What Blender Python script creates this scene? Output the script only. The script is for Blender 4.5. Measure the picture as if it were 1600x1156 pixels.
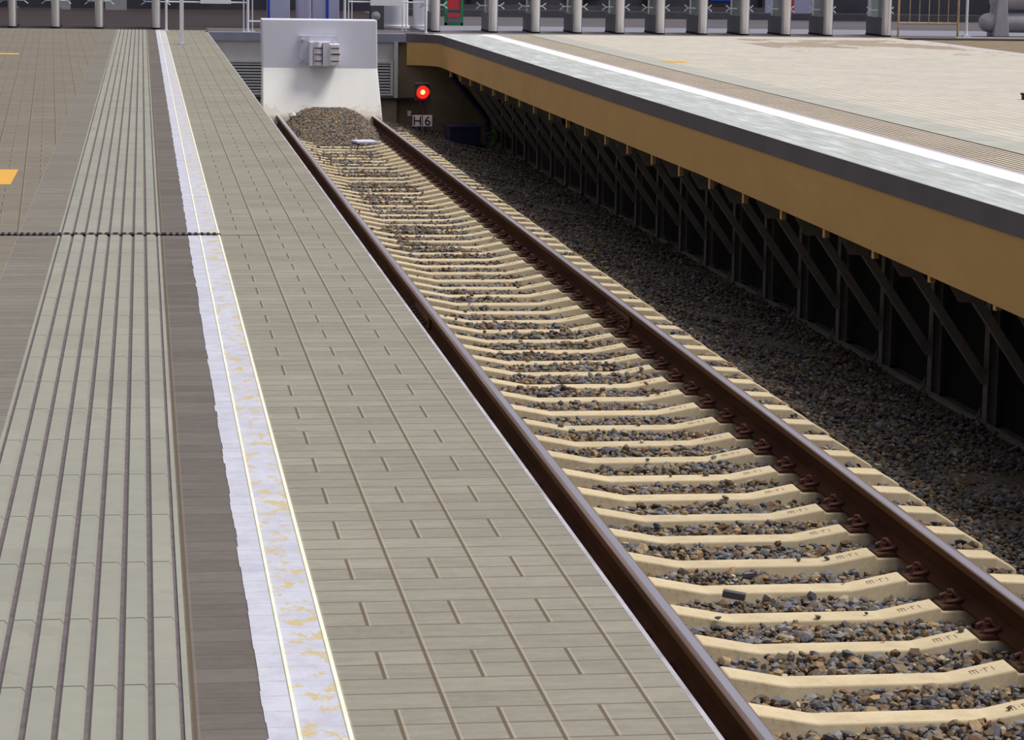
import bpy, math, random
import numpy as np
from mathutils import Matrix, Vector

for o in list(bpy.data.objects):
    bpy.data.objects.remove(o, do_unlink=True)
SC = bpy.context.scene
COL = SC.collection

# ------------------------------------------------------------------ camera
CAM_H = 2.85
cd = bpy.data.cameras.new('camera')
cam = bpy.data.objects.new('camera', cd)
COL.objects.link(cam)
cd.sensor_width = 36.0
cd.lens = 4100.0 / 1600.0 * 36.0
cd.shift_y = -45.0 / 1600.0
cd.clip_start = 0.1
cd.clip_end = 300
cam.matrix_world = Matrix(((0.99028409, 0.00602954, -0.1389283, 0.0),
                           (-0.13826586, 0.14925071, -0.97908466, 0.0),
                           (0.01483172, 0.988781, 0.14863428, CAM_H),
                           (0, 0, 0, 1)))
SC.camera = cam

# ------------------------------------------------------------------ world, sun, exposure
SC.view_settings.view_transform = 'Standard'
SC.view_settings.look = 'None'
SC.view_settings.exposure = 0.0
SC.view_settings.gamma = 1.0
SC.view_settings.use_curve_mapping = False
world = bpy.data.worlds.new('overcast_sky')
SC.world = world
world.use_nodes = True
wn = world.node_tree
wn.nodes.clear()
wo = wn.nodes.new('ShaderNodeOutputWorld')
wb = wn.nodes.new('ShaderNodeBackground')
wt = wn.nodes.new('ShaderNodeTexCoord')
ws = wn.nodes.new('ShaderNodeSeparateXYZ')
wr = wn.nodes.new('ShaderNodeValToRGB')
wn.links.new(wt.outputs['Generated'], ws.inputs[0])
wn.links.new(ws.outputs[2], wr.inputs[0])
wr.color_ramp.elements[0].position = 0.0
wr.color_ramp.elements[0].color = (0.07, 0.07, 0.09, 1)
wr.color_ramp.elements[1].position = 0.9
wr.color_ramp.elements[1].color = (0.92, 0.92, 1.0, 1)
_e = wr.color_ramp.elements.new(0.35)
_e.color = (0.26, 0.27, 0.33, 1)
# the sky is brighter towards the open right-hand side of the station
wdp = wn.nodes.new('ShaderNodeVectorMath')
wdp.operation = 'DOT_PRODUCT'
wdp.inputs[1].default_value = (0.90, -0.43, 0.0)
wn.links.new(wt.outputs['Generated'], wdp.inputs[0])
wmx = wn.nodes.new('ShaderNodeFloatCurve')
_c = wmx.mapping.curves[0]
_c.points[0].location = (0.0, 0.045)
_c.points[1].location = (1.0, 0.95)
_c.points.new(0.58, 0.10)
_c.points.new(0.88, 0.13)
wmx.mapping.update()
wad = wn.nodes.new('ShaderNodeMath')
wad.operation = 'MULTIPLY_ADD'
wad.inputs[1].default_value = 0.5
wad.inputs[2].default_value = 0.5
wn.links.new(wdp.outputs['Value'], wad.inputs[0])
wn.links.new(wad.outputs[0], wmx.inputs['Value'])
wm10 = wn.nodes.new('ShaderNodeMath')
wm10.operation = 'MULTIPLY'
wm10.inputs[1].default_value = 10.5
wn.links.new(wmx.outputs[0], wm10.inputs[0])
wsc = wn.nodes.new('ShaderNodeVectorMath')
wsc.operation = 'SCALE'
wn.links.new(wr.outputs[0], wsc.inputs[0])
wn.links.new(wm10.outputs[0], wsc.inputs['Scale'])
wn.links.new(wsc.outputs[0], wb.inputs[0])
wb.inputs[1].default_value = 0.85
wn.links.new(wb.outputs[0], wo.inputs[0])

sd = bpy.data.lights.new('sun', 'SUN')
sun = bpy.data.objects.new('sun', sd)
COL.objects.link(sun)
sd.energy = 3.1
sd.angle = math.radians(22)
sd.color = (1.0, 0.94, 0.82)
SUN_DIR = Vector((0.52, -0.05, 1.0))       # towards the sun: right of the track and high
sun.rotation_euler = SUN_DIR.to_track_quat('Z', 'Y').to_euler()
sun.location = (8, 10, 14)

# ------------------------------------------------------------------ helpers
ONES = ['', 'first', 'second', 'third', 'fourth', 'fifth', 'sixth', 'seventh', 'eighth', 'ninth', 'tenth', 'eleventh',
        'twelfth', 'thirteenth', 'fourteenth', 'fifteenth', 'sixteenth', 'seventeenth', 'eighteenth', 'nineteenth', 'twentieth']


def ordinal(n):
    if n <= 20:
        return ONES[n]
    if n == 30:
        return 'thirtieth'
    return ('twenty' if n < 30 else 'thirty') + '-' + ONES[n % 10]


class MB:
    """collects shapes; build() links them as one mesh object"""

    def __init__(s):
        s.v = []
        s.f = []
        s.m = []

    def add(s, verts, faces, mi=0):
        k = len(s.v)
        s.v += [tuple(p) for p in verts]
        s.f += [tuple(i + k for i in f) for f in faces]
        s.m += [mi] * len(faces)
        return s

    def box(s, x0, x1, y0, y1, z0, z1, mi=0):
        v = [(x0, y0, z0), (x1, y0, z0), (x1, y1, z0), (x0, y1, z0), (x0, y0, z1), (x1, y0, z1), (x1, y1, z1), (x0, y1, z1)]
        f = [(0, 3, 2, 1), (4, 5, 6, 7), (0, 1, 5, 4), (1, 2, 6, 5), (2, 3, 7, 6), (3, 0, 4, 7)]
        return s.add(v, f, mi)

    def prism(s, prof, axis, a, b, mi=0):
        """closed profile (ccw) of 2-D points extruded along axis 'x','y' or 'z' from a to b"""
        def P(p, t):
            if axis == 'x':
                return (t, p[0], p[1])
            if axis == 'y':
                return (p[0], t, p[1])
            return (p[0], p[1], t)
        n = len(prof)
        v = [P(p, a) for p in prof] + [P(p, b) for p in prof]
        f = [(i, (i + 1) % n, (i + 1) % n + n, i + n) for i in range(n)]
        f += [tuple(range(n - 1, -1, -1)), tuple(range(n, 2 * n))]
        return s.add(v, f, mi)

    def tube(s, pts, r, n=8, mi=0, closed=False, r2=None):
        pts = [Vector(p) for p in pts]
        rings = []
        N = len(pts)
        up = Vector((0.13, 0.21, 0.97)).normalized()
        for i, p in enumerate(pts):
            if closed:
                d = pts[(i + 1) % N] - pts[i - 1]
            else:
                d = pts[min(i + 1, N - 1)] - pts[max(i - 1, 0)]
            d.normalize()
            a = d.cross(up)
            if a.length < 1e-3:
                a = d.cross(Vector((1, 0, 0)))
            a.normalize()
            b = a.cross(d)
            rr = r if r2 is None else r + (r2 - r) * i / (N - 1)
            rings.append([p + a * math.cos(2 * math.pi * k / n) * rr + b * math.sin(2 * math.pi * k / n) * rr for k in range(n)])
        v = [q for ring in rings for q in ring]
        f = []
        for i in range(N if closed else N - 1):
            j = (i + 1) % N
            for k in range(n):
                f.append((i * n + k, i * n + (k + 1) % n, j * n + (k + 1) % n, j * n + k))
        if not closed:
            f.append(tuple(range(n - 1, -1, -1)))
            f.append(tuple((N - 1) * n + k for k in range(n)))
        return s.add(v, f, mi)

    def lathe(s, prof, c, n=20, mi=0, axis='z'):
        """profile of (radius, height) turned around an axis through c"""
        v = []
        for r, h in prof:
            for k in range(n):
                a = 2 * math.pi * k / n
                ca, sa = math.cos(a) * r, math.sin(a) * r
                if axis == 'z':
                    v.append((c[0] + ca, c[1] + sa, c[2] + h))
                elif axis == 'x':
                    v.append((c[0] + h, c[1] + ca, c[2] + sa))
                else:
                    v.append((c[0] + sa, c[1] + h, c[2] + ca))
        f = []
        for i in range(len(prof) - 1):
            for k in range(n):
                f.append((i * n + k, i * n + (k + 1) % n, (i + 1) * n + (k + 1) % n, (i + 1) * n + k))
        f.append(tuple(range(n - 1, -1, -1)))
        f.append(tuple((len(prof) - 1) * n + k for k in range(n)))
        return s.add(v, f, mi)

    def build(s, name, mat, parent=None, bevel=0, smooth=False, origin=None):
        me = bpy.data.meshes.new(name)
        vs = s.v
        if origin:
            vs = [(a - origin[0], b - origin[1], c - origin[2]) for a, b, c in vs]
        me.from_pydata(vs, [], s.f)
        mats = mat if isinstance(mat, (list, tuple)) else [mat]
        for m in mats:
            me.materials.append(m)
        if len(mats) > 1:
            me.polygons.foreach_set('material_index', s.m)
        if smooth:
            me.polygons.foreach_set('use_smooth', [True] * len(s.f))
        me.update()
        o = bpy.data.objects.new(name, me)
        COL.objects.link(o)
        if origin:
            o.location = origin
        if parent:
            o.parent = parent
        if bevel:
            b = o.modifiers.new('bevel', 'BEVEL')
            b.width = bevel
            b.segments = 2
            b.limit_method = 'ANGLE'
        if smooth:
            e = o.modifiers.new('split', 'EDGE_SPLIT')
            e.split_angle = math.radians(38)
        return o


def tag(o, label=None, cat=None, group=None, kind=None):
    if label:
        o['label'] = label
    if cat:
        o['category'] = cat
    if group:
        o['group'] = group
    if kind:
        o['kind'] = kind
    return o


def empty(name, loc, label, cat, group=None):
    o = bpy.data.objects.new(name, None)
    COL.objects.link(o)
    o.location = loc
    o.empty_display_size = 0.1
    return tag(o, label, cat, group)


def dup(root, loc, label=None):
    r = root.copy()
    COL.objects.link(r)
    r.location = loc
    if label:
        r['label'] = label
    for ch in list(root.children):
        c = ch.copy()
        COL.objects.link(c)
        c.parent = r
        for g in ch.children:
            d = g.copy()
            COL.objects.link(d)
            d.parent = c
    return r


# ------------------------------------------------------------------ material tools
class NT:
    def __init__(s, name):
        s.mat = bpy.data.materials.new(name)
        s.mat.use_nodes = True
        s.t = s.mat.node_tree
        s.b = s.t.nodes['Principled BSDF']
        s._obj = None
        s._xyz = None

    def n(s, typ):
        return s.t.nodes.new(typ)

    def link(s, a, b):
        s.t.links.new(a, b)

    def val(s, sock, v):
        if hasattr(v, 'links') or isinstance(v, bpy.types.NodeSocket):
            s.link(v, sock)
        else:
            sock.default_value = v

    def m(s, op, a, b=0.0, c=0.0):
        q = s.n('ShaderNodeMath')
        q.operation = op
        s.val(q.inputs[0], a)
        s.val(q.inputs[1], b)
        s.val(q.inputs[2], c)
        return q.outputs[0]

    def obj(s):
        if s._obj is None:
            q = s.n('ShaderNodeTexCoord')
            s._obj = q.outputs['Object']
        return s._obj

    def xyz(s):
        if s._xyz is None:
            q = s.n('ShaderNodeSeparateXYZ')
            s.link(s.obj(), q.inputs[0])
            s._xyz = q.outputs
        return s._xyz

    def noise(s, scale, detail=3, rough=0.55, stretch=None, vec=None):
        q = s.n('ShaderNodeTexNoise')
        q.inputs['Scale'].default_value = scale
        q.inputs['Detail'].default_value = detail
        q.inputs['Roughness'].default_value = rough
        v = vec or s.obj()
        if stretch:
            mp = s.n('ShaderNodeMapping')
            mp.inputs['Scale'].default_value = stretch
            s.link(v, mp.inputs[0])
            v = mp.outputs[0]
        s.link(v, q.inputs['Vector'])
        return q.outputs[0]

    def white(s, *comps):
        c = s.n('ShaderNodeCombineXYZ')
        for i, v in enumerate(comps):
            s.val(c.inputs[i], v)
        w = s.n('ShaderNodeTexWhiteNoise')
        w.noise_dimensions = '3D'
        s.link(c.outputs[0], w.inputs[0])
        return w.outputs[0]

    def ramp(s, fac, stops):
        q = s.n('ShaderNodeValToRGB')
        e = q.color_ramp.elements
        while len(e) < len(stops):
            e.new(0.5)
        for i, (p, c) in enumerate(stops):
            e[i].position = p
            e[i].color = (*c, 1) if len(c) == 3 else c
        s.link(fac, q.inputs[0])
        return q.outputs[0]

    def mix(s, fac, a, b, mode='MIX'):
        q = s.n('ShaderNodeMix')
        q.data_type = 'RGBA'
        q.blend_type = mode
        s.val(q.inputs[0], fac)
        s.val(q.inputs[6], (*a, 1) if isinstance(a, tuple) and len(a) == 3 else a)
        s.val(q.inputs[7], (*b, 1) if isinstance(b, tuple) and len(b) == 3 else b)
        return q.outputs[2]

    def bump(s, h, strength=0.3, dist=0.01):
        q = s.n('ShaderNodeBump')
        q.inputs['Strength'].default_value = strength
        q.inputs['Distance'].default_value = dist
        s.link(h, q.inputs['Height'])
        s.link(q.outputs[0], s.b.inputs['Normal'])

    def done(s, color, rough=0.8, metal=0.0, spec=0.3):
        s.val(s.b.inputs['Base Color'], (*color, 1) if isinstance(color, tuple) and len(color) == 3 else color)
        s.val(s.b.inputs['Roughness'], rough)
        s.b.inputs['Metallic'].default_value = metal
        s.b.inputs['Specular IOR Level'].default_value = spec
        return s.mat

    # mask that is 1 within w of multiples of p (offset o)
    def lines(s, c, p, o, w):
        a = s.m('SUBTRACT', c, o)
        a = s.m('ADD', a, p * 0.5)
        a = s.m('PINGPONG', s.m('SUBTRACT', s.m('MODULO', s.m('ADD', a, p * 4000), p), 0.0), p)  # 0..p
        a = s.m('ABSOLUTE', s.m('SUBTRACT', a, p * 0.5))
        return s.m('LESS_THAN', a, w * 0.5)


def mat_noise(name, c0, c1, scale=6, rough=0.8, metal=0.0, bump=0.0, stretch=None, spec=0.3, detail=5):
    t = NT(name)
    f = t.noise(scale, detail, 0.6, stretch)
    col = t.ramp(f, [(0.3, c0), (0.7, c1)])
    if bump:
        t.bump(f, bump, 0.01)
    return t.done(col, rough, metal, spec)


def grey(c, k):
    return tuple(min(1, x * k) for x in c)


def paving(name, base, long_p=0.2185, long_o=0.413, dash=True, cross_p=0.115, cross_o=8.81, joint=(0.11, 0.08, 0.05),
           angle=0.0, var=0.16, spec=0.25, cross_k=0.6, long_w=0.0085, extra=None, rough=0.85):
    t = NT(name)
    x, y = t.xyz()[0], t.xyz()[1]
    if angle:
        ca, sa = math.cos(angle), math.sin(angle)
        x2 = t.m('ADD', t.m('MULTIPLY', x, ca), t.m('MULTIPLY', y, sa))
        y2 = t.m('SUBTRACT', t.m('MULTIPLY', y, ca), t.m('MULTIPLY', x, sa))
        x, y = x2, y2
    lon = t.lines(x, long_p, long_o, long_w)
    # alternate rows: two halves instead of one paver
    half = t.lines(x, long_p, long_o + long_p / 2, long_w)
    rowpar = t.m('LESS_THAN', t.m('MODULO', t.m('ADD', t.m('SUBTRACT', y, cross_o), 460.0), 0.46), 0.225)
    dsh = t.m('MULTIPLY', half, rowpar)
    crs = t.lines(y, cross_p, cross_o, 0.009)
    # per-block tone
    bx = t.m('FLOOR', t.m('DIVIDE', t.m('SUBTRACT', x, long_o), long_p))
    by = t.m('FLOOR', t.m('DIVIDE', t.m('SUBTRACT', y, cross_o), cross_p))
    w = t.white(bx, by, 0.5)
    big = t.noise(1.3, 4, 0.6)
    fine = t.noise(38, 4, 0.7)
    str_ = t.noise(5, 4, 0.65, (1.2, 7, 1))
    v = t.m('ADD', t.m('MULTIPLY', t.m('SUBTRACT', w, 0.5), var), t.m('MULTIPLY', t.m('SUBTRACT', big, 0.5), 0.35))
    v = t.m('ADD', v, t.m('MULTIPLY', t.m('SUBTRACT', fine, 0.5), 0.35))
    v = t.m('ADD', v, t.m('MULTIPLY', t.m('SUBTRACT', str_, 0.5), 0.5))
    v = t.m('ADD', v, 1.0)
    c = t.mix(1.0, base, (1, 1, 1), 'MULTIPLY')
    hs = t.n('ShaderNodeVectorMath')
    hs.operation = 'SCALE'
    t.link(c, hs.inputs[0])
    t.link(v, hs.inputs['Scale'])
    c = hs.outputs[0]
    c = t.mix(t.m('MULTIPLY', crs, cross_k), c, joint)
    lit = t.lines(x, long_p, long_o + long_w * 0.85, long_w * 0.7)  # painted highlight: lighter line along one side of each joint
    c = t.mix(t.m('MULTIPLY', lit, 0.45), c, grey(base, 1.5))
    c = t.mix(t.m('MULTIPLY', lon, 0.85), c, joint)
    if dash:
        lit2 = t.m('MULTIPLY', t.lines(x, long_p, long_o + long_p / 2 + long_w * 0.85, long_w * 0.7), rowpar)
        c = t.mix(t.m('MULTIPLY', lit2, 0.45), c, grey(base, 1.5))
        c = t.mix(t.m('MULTIPLY', dsh, 0.85), c, joint)
    if extra:
        c = extra(t, c)
    h = t.m('SUBTRACT', 1.0, t.m('MAXIMUM', lon, t.m('MAXIMUM', dsh if dash else lon, t.m('MULTIPLY', crs, 0.5))))
    t.bump(h, 0.5, 0.006)
    return t.done(c, rough, 0, spec)


# ---- materials
M = {}
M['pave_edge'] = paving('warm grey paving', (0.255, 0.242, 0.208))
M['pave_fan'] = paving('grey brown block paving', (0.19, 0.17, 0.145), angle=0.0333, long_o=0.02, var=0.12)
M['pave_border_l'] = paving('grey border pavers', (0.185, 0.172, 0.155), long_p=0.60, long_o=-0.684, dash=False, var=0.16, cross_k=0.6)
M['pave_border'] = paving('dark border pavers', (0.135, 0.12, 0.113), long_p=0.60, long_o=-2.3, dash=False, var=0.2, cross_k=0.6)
M['concrete_wall'] = mat_noise('cast concrete', (0.32, 0.31, 0.29), (0.44, 0.43, 0.40), 5)
M['rib'] = None


def tactile_mat(name, c, dirt):
    t = NT(name)
    x, y = t.xyz()[0], t.xyz()[1]
    row = t.m('FLOOR', t.m('DIVIDE', y, 0.575))
    w = t.white(row, t.m('FLOOR', t.m('MULTIPLY', x, 5)), 1.0)
    f = t.noise(14, 5, 0.65)
    v = t.m('ADD', 0.86, t.m('ADD', t.m('MULTIPLY', w, 0.12), t.m('MULTIPLY', f, 0.25)))
    q = t.n('ShaderNodeVectorMath')
    q.operation = 'SCALE'
    q.inputs[0].default_value = c
    t.link(v, q.inputs['Scale'])
    d = t.m('GREATER_THAN', t.noise(3.5, 6, 0.7), 0.62)
    col = t.mix(t.m('MULTIPLY', d, 0.25), q.outputs[0], dirt)
    t.bump(f, 0.15, 0.004)
    return t.done(col, 0.8)


M['rib'] = tactile_mat('tactile rib concrete', (0.272, 0.27, 0.238), (0.18, 0.17, 0.14))
M['groove'] = mat_noise('tactile groove', (0.10, 0.085, 0.10), (0.16, 0.135, 0.15), 20)


def line_mat(name, worn):
    t = NT(name)
    y = t.xyz()[1]
    crs = t.lines(y, 0.115, 8.81, 0.010)
    n1 = t.noise(60, 4, 0.7, (1, 2.4, 1))
    n2 = t.noise(9, 6, 0.75)
    c = t.ramp(n2, [(0.3, (0.42, 0.43, 0.54)), (0.6, (0.54, 0.55, 0.66))])
    if worn == 'yellow':
        k = t.noise(13, 6, 0.75, (1.6, 1.0, 1))
        c = t.mix(t.m('MULTIPLY', t.m('GREATER_THAN', k, 0.55), 0.85), c, (0.52, 0.42, 0.20))
        g = t.m('GREATER_THAN', n1, 0.70)
        c = t.mix(t.m('MULTIPLY', g, 0.5), c, (0.4, 0.38, 0.33))
    else:
        g = t.m('GREATER_THAN', t.m('ADD', n1, t.m('MULTIPLY', crs, 0.12)), 0.66)
        c = t.mix(t.m('MULTIPLY', g, 0.6), c, (0.36, 0.34, 0.33))
    c = t.mix(t.m('MULTIPLY', crs, 0.3), c, (0.4, 0.38, 0.36))
    return t.done(c, 0.7)


M['line_blue'] = line_mat('thin white paint on pavers', 'grey')
M['line_white'] = line_mat('white paint worn to yellow', 'yellow')
M['ridge'] = mat_noise('cream ridge', (0.80, 0.78, 0.50), (0.9, 0.9, 0.85), 12)
M['black'] = mat_noise('black rubber', (0.012, 0.011, 0.02), (0.03, 0.028, 0.04), 30, 0.7)
M['edge_metal'] = mat_noise('pale edge strip', (0.30, 0.29, 0.33), (0.56, 0.56, 0.66), 4, 0.5)
M['orange'] = mat_noise('orange paint', (0.62, 0.33, 0.05), (0.72, 0.42, 0.09), 20, 0.7)


def stain_extra(t, c):
    # rain-puddle stains with an outline of their own, in front of the gates
    x, y = t.xyz()[0], t.xyz()[1]
    k = t.noise(0.55, 5, 0.7, (0.9, 0.55, 1))
    band = t.m('MULTIPLY', t.m('GREATER_THAN', y, 40.5), t.m('LESS_THAN', y, 47.2))
    band = t.m('MULTIPLY', band, t.m('GREATER_THAN', x, 10.4))
    return t.mix(t.m('MULTIPLY', t.m('MULTIPLY', t.m('GREATER_THAN', k, 0.545), band), 0.65), c, (0.24, 0.17, 0.125))


M['rpave'] = paving('pale cream paving', (0.52, 0.495, 0.445), cross_p=0.23, long_p=0.145, long_o=7.3, joint=(0.25, 0.20, 0.17),
                    dash=False, var=0.1, cross_k=0.10, long_w=0.018, extra=stain_extra)
M['rpave_grey'] = paving('pale grey border paving', (0.42, 0.42, 0.39), long_p=0.2185, long_o=7.06, joint=(0.3, 0.28, 0.27), dash=False, var=0.1,
                         cross_k=0.2)


def streaked_edge():
    t = NT('pale blue grey edge paving')
    x, y = t.xyz()[0], t.xyz()[1]
    lon = t.lines(x, 0.098, 5.42, 0.010)
    crs = t.lines(y, 0.46, 8.9, 0.012)
    k = t.noise(2.2, 6, 0.72, (3.2, 0.55, 1))  # pale streaks from noise stretched along the platform
    c = t.ramp(k, [(0.38, (0.40, 0.43, 0.43)), (0.55, (0.50, 0.53, 0.54)), (0.68, (0.68, 0.72, 0.85))])
    c = t.mix(t.m('MULTIPLY', lon, 0.55), c, (0.27, 0.26, 0.27))
    c = t.mix(t.m('MULTIPLY', crs, 0.3), c, (0.27, 0.26, 0.27))
    return t.done(c, 0.7, 0, 0.3)


M['rpave_edge'] = streaked_edge()
M['rline'] = mat_noise('fresh white line paint', (0.93, 0.93, 0.92), (0.98, 0.98, 0.96), 5, 0.6)
M['lilac'] = mat_noise('lilac grey strip', (0.46, 0.42, 0.50), (0.58, 0.54, 0.62), 9, 0.7)
M['rrib'] = tactile_mat('pale tactile rib', (0.60, 0.53, 0.44), (0.36, 0.3, 0.24))
M['rgroove'] = mat_noise('brown tactile groove', (0.05, 0.03, 0.022), (0.09, 0.06, 0.045), 20)
M['coping'] = mat_noise('grey painted coping', (0.12, 0.115, 0.135), (0.155, 0.15, 0.175), 1.6, 0.65, stretch=(1, 1, 0.3))
M['coping_end'] = mat_noise('blue grey coping', (0.22, 0.23, 0.31), (0.28, 0.29, 0.38), 3, 0.65)


def yellow_mat():
    t = NT('ochre fascia paint')
    f = t.noise(1.2, 5, 0.6, (1, 1, 2))
    c = t.ramp(f, [(0.3, (0.60, 0.37, 0.13)), (0.7, (0.67, 0.42, 0.155))])
    s = t.noise(7, 7, 0.8)
    big = t.noise(0.45, 2, 0.5)
    k = t.m('MULTIPLY', t.m('GREATER_THAN', s, 0.66), t.m('GREATER_THAN', big, 0.52))
    c = t.mix(t.m('MULTIPLY', k, 0.5), c, (0.26, 0.16, 0.07))
    return t.done(c, 0.7)


M['yellow'] = yellow_mat()
M['frame_steel'] = mat_noise('dull grey painted steel', (0.17, 0.15, 0.13), (0.24, 0.215, 0.185), 7, 0.7)
M['dark_mesh'] = None


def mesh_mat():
    t = NT('shade dark mesh')
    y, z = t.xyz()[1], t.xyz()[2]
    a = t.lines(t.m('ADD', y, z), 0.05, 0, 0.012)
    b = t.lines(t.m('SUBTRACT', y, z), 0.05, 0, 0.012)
    c = t.mix(t.m('MAXIMUM', a, b), (0.003, 0.002, 0.002), (0.012, 0.010, 0.010))  # backing nearly black: the shade under the deck is in its colour
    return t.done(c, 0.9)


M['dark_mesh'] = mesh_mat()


def sleeper_mat():
    t = NT('sandy sleeper concrete')
    f = t.noise(5, 6, 0.7)
    g = t.noise(45, 4, 0.7)
    oi = t.n('ShaderNodeObjectInfo')
    c = t.ramp(f, [(0.25, (0.45, 0.37, 0.245)), (0.5, (0.575, 0.48, 0.325)), (0.75, (0.63, 0.535, 0.38))])
    v = t.m('ADD', 0.84, t.m('ADD', t.m('MULTIPLY', g, 0.16), t.m('MULTIPLY', oi.outputs['Random'], 0.12)))
    q = t.n('ShaderNodeVectorMath')
    q.operation = 'SCALE'
    t.link(c, q.inputs[0])
    t.link(v, q.inputs['Scale'])
    d = t.m('GREATER_THAN', t.noise(16, 6, 0.8), 0.61)
    c = t.mix(t.m('MULTIPLY', d, 0.30), q.outputs[0], (0.36, 0.22, 0.11))
    t.bump(g, 0.2, 0.004)
    return t.done(c, 0.85)


M['sleeper'] = sleeper_mat()
M['rust'] = mat_noise('dark rust', (0.045, 0.018, 0.010), (0.12, 0.05, 0.024), 3.5, 0.75, stretch=(1, 0.4, 3))
M['rail_side'] = mat_noise('brown rusted rail web', (0.034, 0.012, 0.006), (0.075, 0.028, 0.012), 2.5, 0.85, stretch=(1, 0.3, 3), spec=0.1)
M['rail_head'] = mat_noise('light rust on rail head side', (0.075, 0.032, 0.014), (0.15, 0.068, 0.032), 2.5, 0.8, stretch=(1, 0.3, 3), spec=0.15)
M['rail_top'] = mat_noise('worn rail crown', (0.15, 0.10, 0.09), (0.28, 0.21, 0.20), 2.2, 0.5, metal=0.4, stretch=(6, 0.25, 1))
M['rail_crown'] = mat_noise('polished running band', (0.66, 0.64, 0.74), (0.86, 0.85, 0.95), 1.2, 0.36, metal=0.9, stretch=(6, 0.2, 1))
M['clip'] = mat_noise('red brown clip', (0.045, 0.012, 0.008), (0.10, 0.028, 0.02), 30, 0.6)
M['mark'] = mat_noise('dark cast mark', (0.18, 0.11, 0.06), (0.30, 0.20, 0.12), 20)


def stone_mat():
    t = NT('mixed ballast stone')
    a = t.n('ShaderNodeVertexColor')
    a.layer_name = 'Col'
    f = t.noise(60, 4, 0.7)
    v = t.m('ADD', 0.65, t.m('MULTIPLY', f, 0.7))
    q = t.n('ShaderNodeVectorMath')
    q.operation = 'SCALE'
    t.link(a.outputs[0], q.inputs[0])
    t.link(v, q.inputs['Scale'])
    t.bump(f, 0.3, 0.006)
    return t.done(q.outputs[0], 0.85)


M['stone'] = stone_mat()
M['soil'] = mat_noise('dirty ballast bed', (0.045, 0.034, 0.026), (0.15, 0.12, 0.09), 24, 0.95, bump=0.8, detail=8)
M['white_paint'] = mat_noise('white painted steel', (0.72, 0.73, 0.80), (0.80, 0.80, 0.86), 4, 0.45)


def bumper_mat():
    t = NT('white painted buffer concrete')
    z = t.xyz()[2]
    f = t.noise(2.4, 6, 0.7, (1, 1, 0.4))
    up = t.ramp(f, [(0.3, (0.76, 0.77, 0.88)), (0.7, (0.82, 0.82, 0.93))])
    lo = t.ramp(f, [(0.3, (0.84, 0.84, 0.84)), (0.75, (0.92, 0.92, 0.92))])
    c = t.mix(t.m('LESS_THAN', z, 0.775), up, lo)
    # yellowed splash of dust along the foot and one stained streak
    k = t.m('ADD', t.m('MULTIPLY', t.noise(5, 6, 0.75), 0.55), t.m('MULTIPLY', z, -0.75))
    k = t.m('GREATER_THAN', k, 0.20)
    c = t.mix(t.m('MULTIPLY', k, 0.45), c, (0.62, 0.56, 0.42))
    g = t.m('LESS_THAN', t.m('ADD', z, t.m('MULTIPLY', t.noise(14, 3, 0.6), 0.06)), -0.0)
    c = t.mix(t.m('MULTIPLY', g, 0.6), c, (0.45, 0.43, 0.36))
    return t.done(c, 0.75)


M['bumper'] = bumper_mat()
M['steel_grey'] = mat_noise('light galvanised plate', (0.56, 0.58, 0.68), (0.66, 0.68, 0.78), 8, 0.5)
M['steel_lilac'] = mat_noise('pale lilac bracket paint', (0.76, 0.76, 0.86), (0.84, 0.84, 0.92), 8, 0.5)
M['slot'] = mat_noise('rusty slot', (0.10, 0.05, 0.04), (0.18, 0.10, 0.07), 20)
M['end_wall'] = mat_noise('pale end wall concrete', (0.42, 0.42, 0.43), (0.52, 0.51, 0.50), 3, 0.8, stretch=(1, 1, 0.5))
M['end_low'] = mat_noise('tan end wall concrete', (0.22, 0.19, 0.14), (0.30, 0.26, 0.19), 4, 0.85)
M['tan_dark'] = mat_noise('dark brown panel', (0.16, 0.12, 0.08), (0.22, 0.17, 0.11), 4, 0.85)  # darker and browner than the rest of the end wall
M['louvre'] = mat_noise('grey louvre', (0.40, 0.40, 0.43), (0.48, 0.48, 0.50), 8, 0.5)
M['dark'] = mat_noise('near black', (0.010, 0.008, 0.010), (0.02, 0.017, 0.02), 8, 0.8)


def brushed(name, a, b, rough):
    t = NT(name)
    f = t.noise(3, 2, 0.5, (3, 3, 0.2))
    return t.done(t.ramp(f, [(0.2, a), (0.8, b)]), rough, 1.0, 0.5)


M['stainless'] = brushed('brushed stainless steel', (0.92, 0.89, 0.86), (0.97, 0.95, 0.93), 0.40)
M['cabinet'] = mat_noise('dark grey cabinet', (0.085, 0.085, 0.10), (0.115, 0.115, 0.13), 5, 0.45)
M['cabinet_top'] = mat_noise('grey machine cover', (0.2, 0.2, 0.23), (0.27, 0.27, 0.3), 5, 0.4)


def glass():
    t = NT('green tinted glass')
    t.b.inputs['Transmission Weight'].default_value = 0.9
    t.b.inputs['IOR'].default_value = 1.2
    return t.done((0.72, 0.84, 0.74), 0.12, 0, 0.5)


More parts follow.
